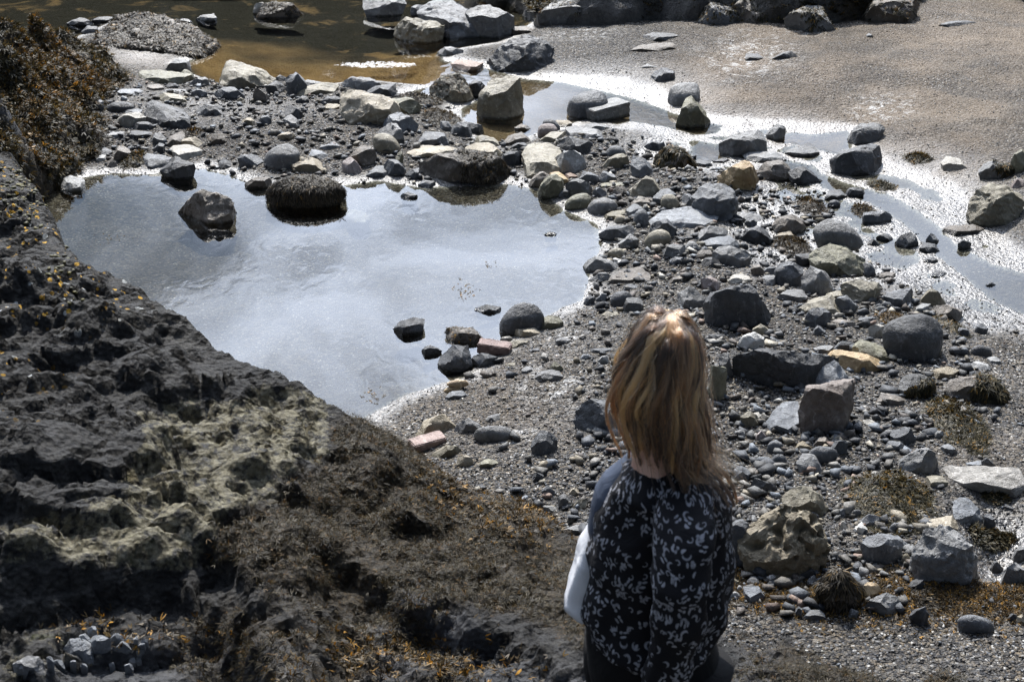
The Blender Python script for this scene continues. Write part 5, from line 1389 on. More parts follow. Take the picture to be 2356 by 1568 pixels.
# ------------------------------------------------------------------ seaweed
def weed_material():
    b = NB('wrack')
    c = b.attr('tone').outputs['Color']
    geo = b.n('ShaderNodeNewGeometry')
    n = b.noise(geo.outputs['Position'], 90, 3, .6)
    col = b.mix(1.0, c, b.ramp(n, [(.3, (.65, .65, .65)), (.7, (1.3, 1.3, 1.3))]), 'MULTIPLY')
    b.set(b.p, 'Base Color', col); b.set(b.p, 'Roughness', .55); b.set(b.p, 'Specular IOR Level', .22)
    tl = b.n('ShaderNodeBsdfTranslucent', {'Color': b.mix(1.0, col, (1.6, 1.3, .8), 'MULTIPLY')})
    mx_ = b.n('ShaderNodeMixShader', {0: .22, 1: b.p.outputs[0], 2: tl.outputs[0]})
    b.t.links.new(mx_.outputs[0], b.out.inputs['Surface'])
    return b.m
MAT['wrack'] = weed_material()
WPAL = {'dark': (np.array([(.012,.010,.007), (.030,.024,.015), (.055,.042,.024), (.075,.062,.045), (.14,.085,.025)]), np.array([.28, .32, .24, .11, .05])),
        'gold': (np.array([(.025,.018,.010), (.06,.042,.02), (.10,.065,.022), (.19,.105,.022), (.30,.16,.028)]), np.array([.34, .32, .20, .10, .04])),
        'turf': (np.array([(.014,.012,.007), (.030,.025,.013), (.055,.043,.022), (.085,.07,.042), (.12,.07,.024)]), np.array([.27, .31, .24, .12, .06])),
        'olive': (np.array([(.016,.015,.008), (.034,.030,.015), (.062,.050,.023), (.10,.08,.04), (.20,.115,.028)]), np.array([.30, .32, .22, .11, .05]))}
def blades(name, P, N, length, width, pal, flop=.6, down=0.0, up=(.25, 1.0), droop=(.05, .6)):
    """forked curved straps: P roots, N surface normals"""
    n = len(P)
    cols, w = WPAL[pal]
    tone = cols[rng.choice(len(cols), n, p=w / w.sum())] * rng.uniform(.7, 1.35, (n, 1))
    t = rng.normal(size=(n, 3)); t -= N * (t * N).sum(1)[:, None]; t /= np.linalg.norm(t, axis=1)[:, None] + 1e-9
    d0 = N * rng.uniform(up[0], up[1], (n, 1)) + t * rng.uniform(.4, 1.2, (n, 1)) * flop
    d0[:, 2] -= down
    dn = (d0 * N).sum(1)[:, None]; d0 = d0 - N * np.minimum(dn - .06, 0)
    d0 /= np.linalg.norm(d0, axis=1)[:, None]
    L = length * rng.uniform(.5, 1.3, n); W = width * rng.uniform(.6, 1.4, n)
    vs_, fs_, cs_ = [], [], []; base = 0
    for fork in (0, 1):
        side = np.cross(d0, N + .3 * t); side /= np.linalg.norm(side, axis=1)[:, None] + 1e-9
        rows = []
        p = P - N * .002; d = d0 + side * (.55 * (fork * 2 - 1)) * rng.uniform(.3, 1.1, (n, 1))
        d /= np.linalg.norm(d, axis=1)[:, None]
        for k, wk in enumerate((.5, 1.0, .3)):
            off = side * (W * wk * .5)[:, None]
            rows += [p - off, p + off]
            p = p + d * (L / 2)[:, None]
            d = d + np.array([0, 0, -1]) * rng.uniform(droop[0], droop[1], (n, 1)) + rng.normal(0, .2, (n, 3)) + N * .1
            d /= np.linalg.norm(d, axis=1)[:, None]
        v = np.stack(rows, 1)      # n, 6, 3
        f = np.array([[0, 1, 3, 2], [2, 3, 5, 4]])
        vs_.append(v.reshape(-1, 3)); fs_.append((f[None] + (np.arange(n) * 6)[:, None, None]).reshape(-1, 4) + base); base += n * 6
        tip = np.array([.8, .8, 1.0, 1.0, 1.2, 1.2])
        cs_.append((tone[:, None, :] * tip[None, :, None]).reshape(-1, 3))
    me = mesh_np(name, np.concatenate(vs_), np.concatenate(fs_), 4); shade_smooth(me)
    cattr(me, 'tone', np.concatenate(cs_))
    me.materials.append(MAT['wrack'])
    return me
def normals_at(x, y, grid=None, e=.04):
    g = SURF if grid is None else grid
    nx_ = -(sample(g, x + e, y) - sample(g, x - e, y)) / (2 * e); ny_ = -(sample(g, x, y + e) - sample(g, x, y - e)) / (2 * e)
    n = np.stack([nx_, ny_, np.ones_like(nx_)], -1)
    return n / np.linalg.norm(n, axis=1)[:, None]
def weed_on_verts(name, vv, mask, n, length, width, pal, parent, flop=.8, down=.2, grid=None):
    w = np.clip(mask, 0, None); w = w / w.sum()
    i = rng.choice(len(vv), n, p=w)
    P = vv[i] + rng.normal(0, .012, (n, 3)) * np.array([1, 1, .2])
    N = normals_at(P[:, 0], P[:, 1], grid)
    me = blades(name, P, N, length, width, pal, flop, down)
    o = bpy.data.objects.new(name, me); COL.objects.link(o); o.parent = parent
    o['kind'] = 'stuff'
    return o
puA, pvA = project(vvA[:, 0], vvA[:, 1], vvA[:, 2])
vis = (puA > -60) & (puA < 2420) & (pvA < 1640) & (vvA[:, 2] > -.02)
patchy = smooth(.36, .56, fbm(vvA[:, 0] * 4.5, vvA[:, 1] * 4.5, 4))
nrmA = normals_at(vvA[:, 0], vvA[:, 1])
m = turfA * vis * (.08 + .92 * patchy)
weed_on_verts('seaweed_turf', vvA, m * (turfA > .2), 54000, .026, .0023, 'turf', outA, 1.0, .1)
goldz = np.exp(-((puA - 1270) / 150) ** 2 - ((pvA - 1195) / 45) ** 2) + np.exp(-((puA - 900) / 170) ** 2 - ((pvA - 1530) / 55) ** 2) * .8 + np.exp(-((puA - 330) / 130) ** 2 - ((pvA - 1450) / 25) ** 2) * .6 + np.exp(-((puA - 1030) / 60) ** 2 - ((pvA - 1110) / 50) ** 2) * .5
weed_on_verts('seaweed_fringe', vvA, goldz * vis * (.2 + patchy), 5200, .030, .007, 'gold', outA)
puB, pvB = project(vvB[:, 0], vvB[:, 1], vvB[:, 2])
visB = (puB > -80) & (puB < 330) & (pvB > 20) & (vvB[:, 2] > -.03)
bare = in_px(vvB, GREYB)
pB = smooth(.30, .5, fbm(vvB[:, 0] * 2.2, vvB[:, 1] * 2.2, 4))
weed_on_verts('seaweed_mat', vvB, visB * (1 - bare) * (.15 + pB), 27000, .058, .011, 'olive', outB)
gB = smooth(.48, .6, fbm(vvB[:, 0] * 1.3 + 8, vvB[:, 1] * 1.3, 3)) * (puB > 40)
weed_on_verts('seaweed_fringe', vvB, visB * (1 - bare) * gB, 9000, .06, .011, 'gold', outB)
puF, pvF = project(vvF[:, 0], vvF[:, 1], vvF[:, 2])
wF = smooth(.45, .6, fbm(vvF[:, 0] * .9 + 2, vvF[:, 1] * .9, 4)) * (pvF > -80) * (vvF[:, 2] > .1)
weed_on_verts('seaweed_mat', vvF, wF, 12000, .07, .014, 'olive', outF, grid=None)

# moss cushions and rosettes on the lichened shoulder of the outcrop
mz = (np.exp(-((puA - 45) / 40) ** 2 - ((pvA - 440) / 60) ** 2) + np.exp(-((puA - 140) / 30) ** 2 - ((pvA - 625) / 26) ** 2) * 1.3 + np.exp(-((puA - 172) / 12) ** 2 - ((pvA - 682) / 14) ** 2)) * (vvA[:, 2] > .4)
i_ = rng.choice(len(vvA), 260, p=mz / mz.sum())
_pal, _pw = PAL, PALW
PAL = np.array([(.065,.060,.012), (.10,.085,.014), (.045,.045,.010)]); PALW = np.array([.4, .3, .3])
me = scatter('moss', vvA[i_, 0], vvA[i_, 1], .010 + .016 * rng.random(260), [chip(26, 400 + i) for i in range(6)], .1)
PAL, PALW = _pal, _pw
o = link('moss', me, MAT['loose'], parent=outA); o['kind'] = 'stuff'; shade_smooth(me)
def weed_on_rock(o, n, length, width, pal, top=.0, down=.5, side=None):
    me = o.data; me.calc_loop_triangles()
    nt_ = len(me.loop_triangles)
    tv = np.empty(nt_ * 3, np.int32); me.loop_triangles.foreach_get('vertices', tv); tv = tv.reshape(-1, 3)
    co = np.empty(len(me.vertices) * 3, np.float32); me.vertices.foreach_get('co', co); co = co.reshape(-1, 3)
    a, b_, c = co[tv[:, 0]], co[tv[:, 1]], co[tv[:, 2]]
    cr_ = np.cross(b_ - a, c - a); ar = np.linalg.norm(cr_, axis=1) / 2; nn = cr_ / (2 * ar[:, None] + 1e-12)
    cen = (a + b_ + c) / 3
    zz = cen[:, 2] + o.location.z
    w = ar * (nn[:, 2] > top) * (zz > -.01) * (.12 + smooth(.3, .55, fbm(cen[:, 0] * 9 + o.location.x * 3, cen[:, 1] * 9 + cen[:, 2] * 7, 3)))
    if side is not None: w = w * (cen @ np.array(side) > 0)
    if w.sum() <= 0: return
    i = rng.choice(nt_, n, p=w / w.sum())
    r1, r2 = rng.random((n, 1)) ** .5, rng.random((n, 1))
    P = a[i] * (1 - r1) + b_[i] * (r1 * (1 - r2)) + c[i] * (r1 * r2)
    n = int(n * .75); P = P[:n]; i = i[:n]
    me2 = blades('seaweed', P + nn[i] * (rng.random((n, 1)) * length * .25), nn[i], length * 1.25, width * 1.25, pal, .7, down * 1.7, (.0, .16), (.5, 1.4))
    w_ = bpy.data.objects.new('seaweed', me2); COL.objects.link(w_); w_.parent = o; w_['kind'] = 'stuff'
R_ = WEEDROCK
weed_on_rock(R_['the shaggy pool boulder'], 5720, 0.043, 0.0055, 'dark', -.25, .6)
weed_on_rock(R_['small pool rock'], 770, 0.025, 0.0045, 'dark', .3)
weed_on_rock(R_['the bearded brown boulder'], 4180, 0.040, 0.0060, 'dark', -.2, .7, (1, 0, .12))
weed_on_rock(R_['the wrack-hung squat boulder'], 2420, 0.050, 0.0075, 'olive', -.3, .7)
weed_on_rock(R_['the weed-capped rock in the upper pool'], 1980, 0.037, 0.0070, 'dark', .5)
weed_on_rock(R_['the wrack-draped dome'], 2420, 0.034, 0.0060, 'olive', -.1, .5, (1, -.3, 0))
weed_on_rock(R_['the wrack-skirted grey block'], 990, 0.031, 0.0055, 'olive', -.3, .7, (.6, -1, -.4))
weed_on_rock(R_['the wrack-matted rock'], 3300, 0.037, 0.0045, 'dark', -.6, .9)
weed_on_rock(R_['the knobbly buff boulder'], 880, 0.031, 0.0060, 'dark', .6)
weed_on_rock(R_['sand tuft rock'], 770, 0.037, 0.0060, 'olive', .1, .4, (1, 0, 0))
weed_on_rock(R_['the stubbled brown slab'], 990, 0.022, 0.0045, 'dark', .4)
weed_on_rock(R_['the layered tan stone'], 198, 0.031, 0.0050, 'dark', .4, .4, (-1, .5, .3))
weed_on_rock(R_['the barnacled rock awash'], 352, 0.019, 0.0040, 'gold', .0, .3)

for k_, o_ in list(R_.items()):
    if k_.startswith('far'): weed_on_rock(o_, 420, .05, .010, 'olive', .35, .4)
CL = '''1940 1075 2140 1220 2600 olive|broad mat of olive bladder wrack lying over shingle below the peaked stones
2130 910 2268 1035 1900 olive|long tongue of brown wrack trailing from the wrack-draped dome
2023 714 2086 752 420 gold|ginger wrack tuft caught behind the great round black boulder
2162 728 2206 772 380 olive|wrack tuft in front of the great round black boulder's far side
2083 352 2142 376 300 olive|round tuft of wrack alone on the sand near the lone whitish stone
2002 416 2056 438 300 olive|ragged wrack tuft on the sand under the dark jutting slab
1783 548 1862 594 700 dark|dark wrack tuft packed under the long egg boulder
912 213 1014 240 650 dark|dark wrack tuft beside the knobbly buff boulder
964 252 1064 290 750 dark|dark wrack heap between the cracked blue-grey boulder and the stream
424 296 462 320 240 dark|small dark wrack tuft by the stubbled brown slab
280 346 336 384 420 olive|wrack tuft hanging at the rim of the tide pool under the slope
194 262 250 302 480 dark|wrack tuft at the foot of the golden wrack slope
1836 452 1898 502 600 dark|wrack tuft on the glittering wet sand beside the outflow
2102 1356 2188 1404 620 dark|sodden dark wrack in the hollow of the rough bridging boulder
2236 1218 2332 1262 520 olive|strip of wrack on sand between the smooth slate slab and the wet patch
2262 1124 2320 1158 340 olive|wrack tuft tucked under the edge of the striped slab
1958 470 2010 500 300 dark|low wrack tuft at the bright edge of the outflow
1716 392 1748 412 160 gold|ginger wrack scrap below the orange sandstone boulder'''
for line in CL.split('\n'):
    nums, label = line.split('|'); q = nums.split()
    u0, v0, u1, v1, n = [float(a) for a in q[:5]]; pal = q[5]; n = int(int(n) * 2.2)
    c = hit((u0 + u1) / 2, (v0 + v1) / 2, H)
    e0 = hit(u0, (v0 + v1) / 2, H); e1 = hit((u0 + u1) / 2, v1, H)
    rx = abs(c[0] - e0[0]); ry = abs(c[1] - e1[1])
    r = rng.random(n) ** .5; th = rng.uniform(0, 2 * math.pi, n)
    r = r * (.75 + .5 * vnoise(np.cos(th) * 2 + c[0] * 3, np.sin(th) * 2 + c[1] * 3))
    x_ = c[0] + r * rx * np.cos(th); y_ = c[1] + r * ry * np.sin(th)
    mound = .22 * min(rx, ry) * np.clip(1 - r * r, 0, 1)
    z_ = sample(H, x_, y_) + mound * rng.uniform(.2, 1, n)
    P = np.stack([x_ - c[0], y_ - c[1], z_ - c[2]], -1)
    N = np.stack([.4 * np.cos(th), .4 * np.sin(th), np.ones(n)], -1); N /= np.linalg.norm(N, axis=1)[:, None]
    Ls = .030 if v1 > 600 else .045
    me = blades('seaweed_clump', P, N, Ls * 1.2, .0075 if v1 > 600 else .010, pal, 1.0, .05, (.08, .5))
    o = link('seaweed_clump', me, None, loc=c)
    tag(o, label, 'seaweed', 'tufts of wrack on the shore')
# drift line at the foot of the near ledge
n = 14000
uu = rng.uniform(1640, 2380, n); vv_ = 1432 + rng.normal(0, 30, n) + (uu - 1640) * .02 - 40 * np.clip((1850 - uu) / 200, 0, 1)
P = np.array([at_z(a, b_, .06) for a, b_ in zip(uu, vv_)])
P[:, 2] = sample(SURF, P[:, 0], P[:, 1])
me = blades('drift_seaweed', P, normals_at(P[:, 0], P[:, 1]), .024, .0055, 'gold', .9, .1)
tag(link('drift_seaweed', me), 'drift line of loose golden brown wrack along the near ledge', 'seaweed', kind='stuff')

# weed-covered mound in the upper pool
mp_ = [tp('A', *q) for q in [(640,300),(760,190),(840,125),(960,108),(1120,115),(1155,160),(1260,190),(1380,240),(1490,315),(1440,365),(1330,400),(1200,385),(1040,330),(880,345),(760,330)]]
P, org, cuts, sm, wid = make_rock(mp_, 'w', 777, floor=-.004, rf=.8)
me = hull_mesh('boulder', P, cuts, 3, .07, 777); shade_smooth(me)
mo = tag(link('boulder', me, MAT['brown'], loc=org), 'low mound of rock smothered in dark wrack between the sand spit and upper pool', 'rock')
weed_on_rock(mo, 12000, .06, .011, 'dark', -.2, .4)
# pale slab lying on the bed of the pool
sub = [tp('B', *q) for q in [(20,1440),(130,1440),(200,1500),(110,1540)]]
P, org, cuts, sm, wid = make_rock(sub, 's', 778, floor=-.06, rf=.85)
me = hull_mesh('flat_stone', P, cuts, 1, .03, 778); shade_smooth(me)
tag(link('flat_stone', me, MAT['cream'], loc=org + np.array([0, 0, -.01])), 'pale square slab lying just under water in the pool', 'slab')

# scraps of weed afloat on the pool
for u, v, n, r, label in ((1072, 668, 34, .06, 'few golden weed scraps afloat on the brightest part of the pool'), (1118, 606, 10, .04, 'pair of tiny weed scraps afloat just beyond the golden ones'), (858, 908, 26, .05, 'pale weed scraps stranded in the nearest shallows of the pool'), (262, 544, 16, .06, 'tiny weed scraps afloat near the lichened shoulder of the outcrop')):
    c = at_z(u, v, .002)
    P = np.stack([rng.normal(0, r, n), rng.normal(0, r * 1.3, n), np.full(n, .001)], -1)
    me = blades('seaweed_scrap', P, np.tile([0, 0, 1.0], (n, 1)), .022, .007, 'gold', 1.0, .0, (.1, .5))
    tag(link('seaweed_scrap', me, None, loc=c), label, 'seaweed', 'weed scraps afloat', 'stuff')
# ------------------------------------------------------------------ the woman
def skin_material():
    b = NB('skin')
    b.set(b.p, 'Base Color', (.62, .40, .32, 1)); b.set(b.p, 'Roughness', .5)
    b.set(b.p, 'Subsurface Weight', .15); b.set(b.p, 'Subsurface Radius', (.012, .005, .003))
    return b.m
def cloth_material(name, col, rough=.85, weave=900, bumpd=.0006):
    b = NB(name)
    t = b.n('ShaderNodeTexCoord')
    n = b.noise(t.outputs['Object'], 7, 4, .6); n2 = b.noise(t.outputs['Object'], weave, 2, .5)
    b.set(b.p, 'Base Color', b.mix(n, tuple(c * .8 for c in col), tuple(min(1, c * 1.15) for c in col)))
    b.set(b.p, 'Roughness', rough); b.set(b.p, 'Specular IOR Level', .25)
    b.set(b.p, 'Normal', b.bump(n2, .4, bumpd, b.bump(b.noise(t.outputs['Object'], 11, 4, .6, 1.0), .35, .02)))
    return b.m
def print_material():
    """near-black cloth printed with scattered pale crescents, commas, rings and petals"""
    b = NB('printed_cloth')
    uv = b.n('ShaderNodeUVMap').outputs[0]
    def motif(scale, seed, kind):
        mp = b.n('ShaderNodeMapping', {'Vector': uv, 'Location': (seed * .37, seed * .71, 0), 'Scale': (scale, scale, scale)})
        vo = b.n('ShaderNodeTexVoronoi', {'Vector': mp.outputs[0], 'Scale': 1.0, 'Randomness': .62}, feature='F1', voronoi_dimensions='2D')
        loc = b.n('ShaderNodeVectorMath', {0: mp.outputs[0], 1: vo.outputs['Position']}, operation='SUBTRACT')
        sc_ = b.n('ShaderNodeSeparateColor', {0: vo.outputs['Color']})
        ang = b.math('MULTIPLY', sc_.outputs[0], 6.283)
        ro = b.n('ShaderNodeVectorRotate', {'Vector': loc.outputs[0], 'Angle': ang}, rotation_type='Z_AXIS')
        sx = b.n('ShaderNodeSeparateXYZ', {0: ro.outputs[0]}); x, y = sx.outputs[0], sx.outputs[1]
        def disc(cx, cy, r, ky=1.0):
            dx_ = b.math('SUBTRACT', x, cx); dy_ = b.math('MULTIPLY', b.math('SUBTRACT', y, cy), ky)
            d = b.math('SQRT', b.math('ADD', b.math('MULTIPLY', dx_, dx_), b.math('MULTIPLY', dy_, dy_)))
            return b.rng(d, r + .03, r - .03)
        if kind == 'crescent':
            m = b.math('SUBTRACT', disc(0, 0, .30), disc(.13, .05, .25), clamp=True)
        elif kind == 'half':
            m = b.math('MULTIPLY', disc(0, 0, .24), b.math('GREATER_THAN', x, .0))
        elif kind == 'petal':
            m = b.math('MAXIMUM', disc(0, .18, .22, 2.6), disc(.16, -.12, .17, 2.2))
            m = b.math('MAXIMUM', m, disc(-.15, -.14, .12, 1.2))
        else:
            m = b.math('SUBTRACT', disc(0, 0, .24), disc(.02, 0, .15), clamp=True)
            m = b.math('MULTIPLY', m, b.math('GREATER_THAN', y, -.08))
        keep = b.math('GREATER_THAN', sc_.outputs[1], .52)
        return b.math('MULTIPLY', m, keep)
    m = motif(33, 1, 'crescent')
    for sc2, sd, kd in ((35, 5.3, 'half'), (30, 9.1, 'petal'), (36, 13.7, 'ring')):
        m = b.math('MAXIMUM', m, motif(sc2, sd, kd))
    m = b.math('MULTIPLY', m, b.rng(b.noise(uv, 60, 3, .6), .3, .6, .45, 1.0))
    col = b.mix(b.math('MULTIPLY', m, .95), (.006, .0062, .009), (.33, .34, .38))
    b.set(b.p, 'Base Color', col); b.set(b.p, 'Roughness', .8); b.set(b.p, 'Specular IOR Level', .25)
    t = b.n('ShaderNodeTexCoord')
    b.set(b.p, 'Normal', b.bump(b.noise(t.outputs['Object'], 14, 4, .6, 1.2), .4, .02))
    return b.m
MAT['skin'] = skin_material()
MAT['black_cloth'] = cloth_material('black_cloth', (.006, .006, .007))
MAT['white_cloth'] = cloth_material('white_cloth', (.62, .63, .66), .8)
MAT['blue_satin'] = cloth_material('blue_satin', (.06, .075, .11), .45)
MAT['leather'] = cloth_material('leather', (.02, .018, .016), .5, 200)
MAT['print'] = print_material()
WY = 2.80                                        # the woman stands this far out
woman_base = np.array([.335, WY, float(sample(SURF, .335, WY))])
person = bpy.data.objects.new('person', None); COL.objects.link(person); person.location = woman_base
tag(person, 'woman with long windblown light brown hair in a black printed jacket gazing over the pool', 'person')
def loc_(p): return np.asarray(p, float) - woman_base

def loft(name, rows, mat, n=48, wrinkle=.004, cap_top=True, cap_bottom=True, power=2.3, seed=0, su=1.0):
    """rows: (centre, half-width vector, half-depth vector)"""
    V, uvs = [], []
    dist = 0; prev = None
    rr = Vector((seed * 3.1, seed * 1.7, seed * 2.3))
    for j, (c, hx, hy) in enumerate(rows):
        c, hx, hy = np.asarray(c, float), np.asarray(hx, float), np.asarray(hy, float)
        if prev is not None: dist += np.linalg.norm(c - prev)
        prev = c; per = 0; last = None; ring = []
        for i in range(n):
            t = 2 * math.pi * i / n
            ct, st = math.cos(t), math.sin(t)
            sx_ = math.copysign(abs(ct) ** (2 / power), ct); sy_ = math.copysign(abs(st) ** (2 / power), st)
            p = c + hx * sx_ + hy * sy_
            q = Vector(p)
            w = mnoise.noise(Vector((q.x * 9, q.y * 9, q.z * 20)) + rr) * wrinkle + mnoise.noise(Vector((q.x * 22, q.y * 22, q.z * 8)) + rr) * wrinkle * .6 + (0.25 - abs(mnoise.noise(Vector((q.x * 14, q.y * 14, q.z * 5)) + rr * 2))) * wrinkle * 1.2
            d = (p - c); d = d / (np.linalg.norm(d) + 1e-9)
            p = p + d * w
            if last is not None: per += np.linalg.norm(p - last)
            last = p
            V.append(p - woman_base); ring.append(per)
        uvs.append((ring, dist))
    F = []
    m = len(rows)
    for j in range(m - 1):
        for i in range(n):
            F.append((j * n + i, j * n + (i + 1) % n, (j + 1) * n + (i + 1) % n, (j + 1) * n + i))
    me = bpy.data.meshes.new(name)
    caps = []
    if cap_top: caps.append(tuple(range(n))[::-1])
    if cap_bottom: caps.append(tuple((m - 1) * n + i for i in range(n)))
    me.from_pydata([tuple(v) for v in V], [], F + caps)
    PER = max(r_[0][-1] for r_ in uvs)
    ul = me.uv_layers.new(name='UVMap')
    for pi, poly in enumerate(me.polygons):
        for li in poly.loop_indices:
            vi = me.loops[li].vertex_index; j, i = vi // n, vi % n
            a = i / n * PER
            if pi < len(F) and (pi % n) == n - 1 and i == 0: a = PER
            ul.data[li].uv = (a * su, uvs[j][1])
    me.update(); shade_smooth(me)
    o = link(name, me, mat, parent=person)
    bm = bmesh.new(); bm.from_mesh(me); bmesh.ops.recalc_face_normals(bm, faces=list(bm.faces)); bm.to_mesh(me); bm.free()
    return o
def rows_px(spec, sub=4):
    """spec rows: v, u_left, u_right, Y, half depth -> interpolated loft rows"""
    spec = np.array(spec, float); out_ = []
    for j in range(len(spec) - 1):
        for k in range(sub):
            out_.append(spec[j] * (1 - k / sub) + spec[j + 1] * (k / sub))
    out_.append(spec[-1])
    r = []
    for v, ul, ur, Yd, hd in out_:
        a = at_y(ul, v, Yd); c = at_y(ur, v, Yd)
        r.append(((a + c) / 2, (c - a) / 2, np.array([0.0, hd, hd * .12])))
    return r
# continuous body under the clothes
z0 = woman_base[2]
B = lambda x, y, z: Vector((x, y, z - z0)) 
def Wp(u, v, Y): return Vector(loc_(at_y(u, v, Y)))
neck_b = Wp(1500, 1085, WY - .02); head_c = Wp(1530, 832, WY + .02); neck_t = Wp(1510, 985, WY + .0)
chest = Wp(1510, 1200, WY); waist = Wp(1505, 1350, WY - .02); pelvis = Wp(1510, 1470, WY - .05)
shL = Wp(1585, 1165, WY - .10); elL = Wp(1566, 1345, WY - .225); wrL = Wp(1515, 1640, WY - .205); 
shR = Wp(1450, 1135, WY + .13); elR = Wp(1420, 1310, WY + .12); wrR = Wp(1410, 1440, WY + .16)
gz = lambda x, y: float(sample(SURF, x, y)) - z0
fx1, fy1 = .02 + .335, WY - .12; fx2, fy2 = -.06 + .335, WY + .10
hipL = pelvis + Vector((.06, -.05, -.06)); hipR = pelvis + Vector((-.05, .07, -.06))
anL = Vector((fx1 - .335, fy1 - WY, gz(fx1, fy1) + .09)); anR = Vector((fx2 - .335, fy2 - WY, gz(fx2, fy2) + .09))
knL = (hipL + anL) / 2 + Vector((-.03, .01, 0)); knR = (hipR + anR) / 2 + Vector((-.03, .02, 0))
toeL = anL + Vector((-.14, .09, -.06)); toeR = anR + Vector((-.14, .09, -.06))
verts = [pelvis, waist, chest, neck_b, neck_t, head_c, shL, elL, wrL, shR, elR, wrR, hipL, knL, anL, toeL, hipR, knR, anR, toeR]
rad = [.085, .085, .10, .052, .048, .058, .05, .042, .028, .05, .042, .028, .055, .045, .036, .028, .055, .045, .036, .028]
edges = [(0, 1), (1, 2), (2, 3), (3, 4), (4, 5), (2, 6), (6, 7), (7, 8), (2, 9), (9, 10), (10, 11), (0, 12), (12, 13), (13, 14), (14, 15), (0, 16), (16, 17), (17, 18), (18, 19)]
def add_hand(w, fore, palm_n):
    i0 = len(verts)
    f = fore.normalized(); s = f.cross(palm_n).normalized()
    verts.append(verts[w] + f * .05); rad.append(.026); edges.append((w, i0))
    for k in range(4):
        b0 = verts[w] + f * .085 + s * (.027 - k * .018)
        L = (.075, .085, .08, .062)[k]
        m1 = b0 + f * L * .5 + palm_n * .008; e1 = m1 + f * L * .42 + palm_n * .022
        j = len(verts)
        verts.extend([b0, m1, e1]); rad.extend([.0095, .0085, .007]); edges.extend([(i0, j), (j, j + 1), (j + 1, j + 2)])
    j = len(verts)
    t0 = verts[w] + f * .035 + s * .035; t1 = t0 + f * .035 + s * .018 + palm_n * .01; t2 = t1 + f * .028 + palm_n * .008
    verts.extend([t0, t1, t2]); rad.extend([.011, .0095, .008]); edges.extend([(i0, j), (j, j + 1), (j + 1, j + 2)])
add_hand(8, wrL - elL, Vector((-.7, .7, 0))); add_hand(11, wrR - elR, Vector((.6, -.7, 0)))
me = bpy.data.meshes.new('body'); me.from_pydata([tuple(v) for v in verts], edges, [])
body = link('body', me, None, parent=person)
sk = body.modifiers.new('skin', 'SKIN'); sk.use_smooth_shade = True
for i, r_ in enumerate(rad): me.skin_vertices[0].data[i].radius = (r_, r_)
me.skin_vertices[0].data[0].use_root = True
ss = body.modifiers.new('sub', 'SUBSURF'); ss.levels = 2; ss.render_levels = 2
dg = bpy.context.evaluated_depsgraph_get()
me2 = bpy.data.meshes.new_from_object(body.evaluated_get(dg)); body.modifiers.clear(); body.data = me2
me2.materials.clear(); me2.materials.append(MAT['skin'])
# head with a face turned away over the pool
face_dir = Vector((-.72, .66, .05)).normalized(); up_ = Vector((0, 0, 1)); side_ = face_dir.cross(up_).normalized()
bm = bmesh.new(); bmesh.ops.create_icosphere(bm, subdivisions=4, radius=1.0)
for v in bm.verts:
    x, y, z = v.co           # x side, y face, z up
    px, py, pz = x * .074, y * .094, z * .118
    if z < 0: px *= 1 - .25 * z * z; 
    if z < -.2 and y > 0: py *= 1 - .12 * (-z - .2)
    if z < -.45 and y < 0: py *= 1 - .5 * (-z - .45)
    nose = math.exp(-((x / .16) ** 2) - ((z + .12) / .24) ** 2) * (y > 0); py += nose * .022
    brow = math.exp(-((z - .14) / .12) ** 2) * (y > .5); py += brow * .004
    for ex in (-.42, .42): py -= math.exp(-(((x - ex) / .2) ** 2) - ((z - .02) / .12) ** 2) * (y > .3) * .009
    lip = math.exp(-((x / .3) ** 2) - ((z + .5) / .07) ** 2) * (y > 0); py += lip * .006
    chin = math.exp(-((x / .3) ** 2) - ((z + .8) / .16) ** 2) * (y > -.1); py += chin * .012
    ear = math.exp(-(((y + .02) / .16) ** 2) - ((z + .03) / .24) ** 2) * (abs(x) > .8); px += math.copysign(ear * .014, x)
    v.co = (side_ * px + face_dir * py + up_ * pz) * .92
me = bpy.data.meshes.new('head'); bm.to_mesh(me); bm.free(); shade_smooth(me)
head = link('head', me, MAT['skin'], parent=person, loc=head_c)
eye_m = NB('eye'); eye_m.set(eye_m.p, 'Base Color', (.75, .74, .72, 1)); eye_m.set(eye_m.p, 'Roughness', .2)
for ex in (-1, 1):
    bm = bmesh.new(); bmesh.ops.create_icosphere(bm, subdivisions=2, radius=.0125)
    me = bpy.data.meshes.new('eye'); bm.to_mesh(me); bm.free(); shade_smooth(me)
    link('eye', me, eye_m.m, parent=head, loc=side_ * (.031 * ex) + face_dir * .070 + up_ * .004)
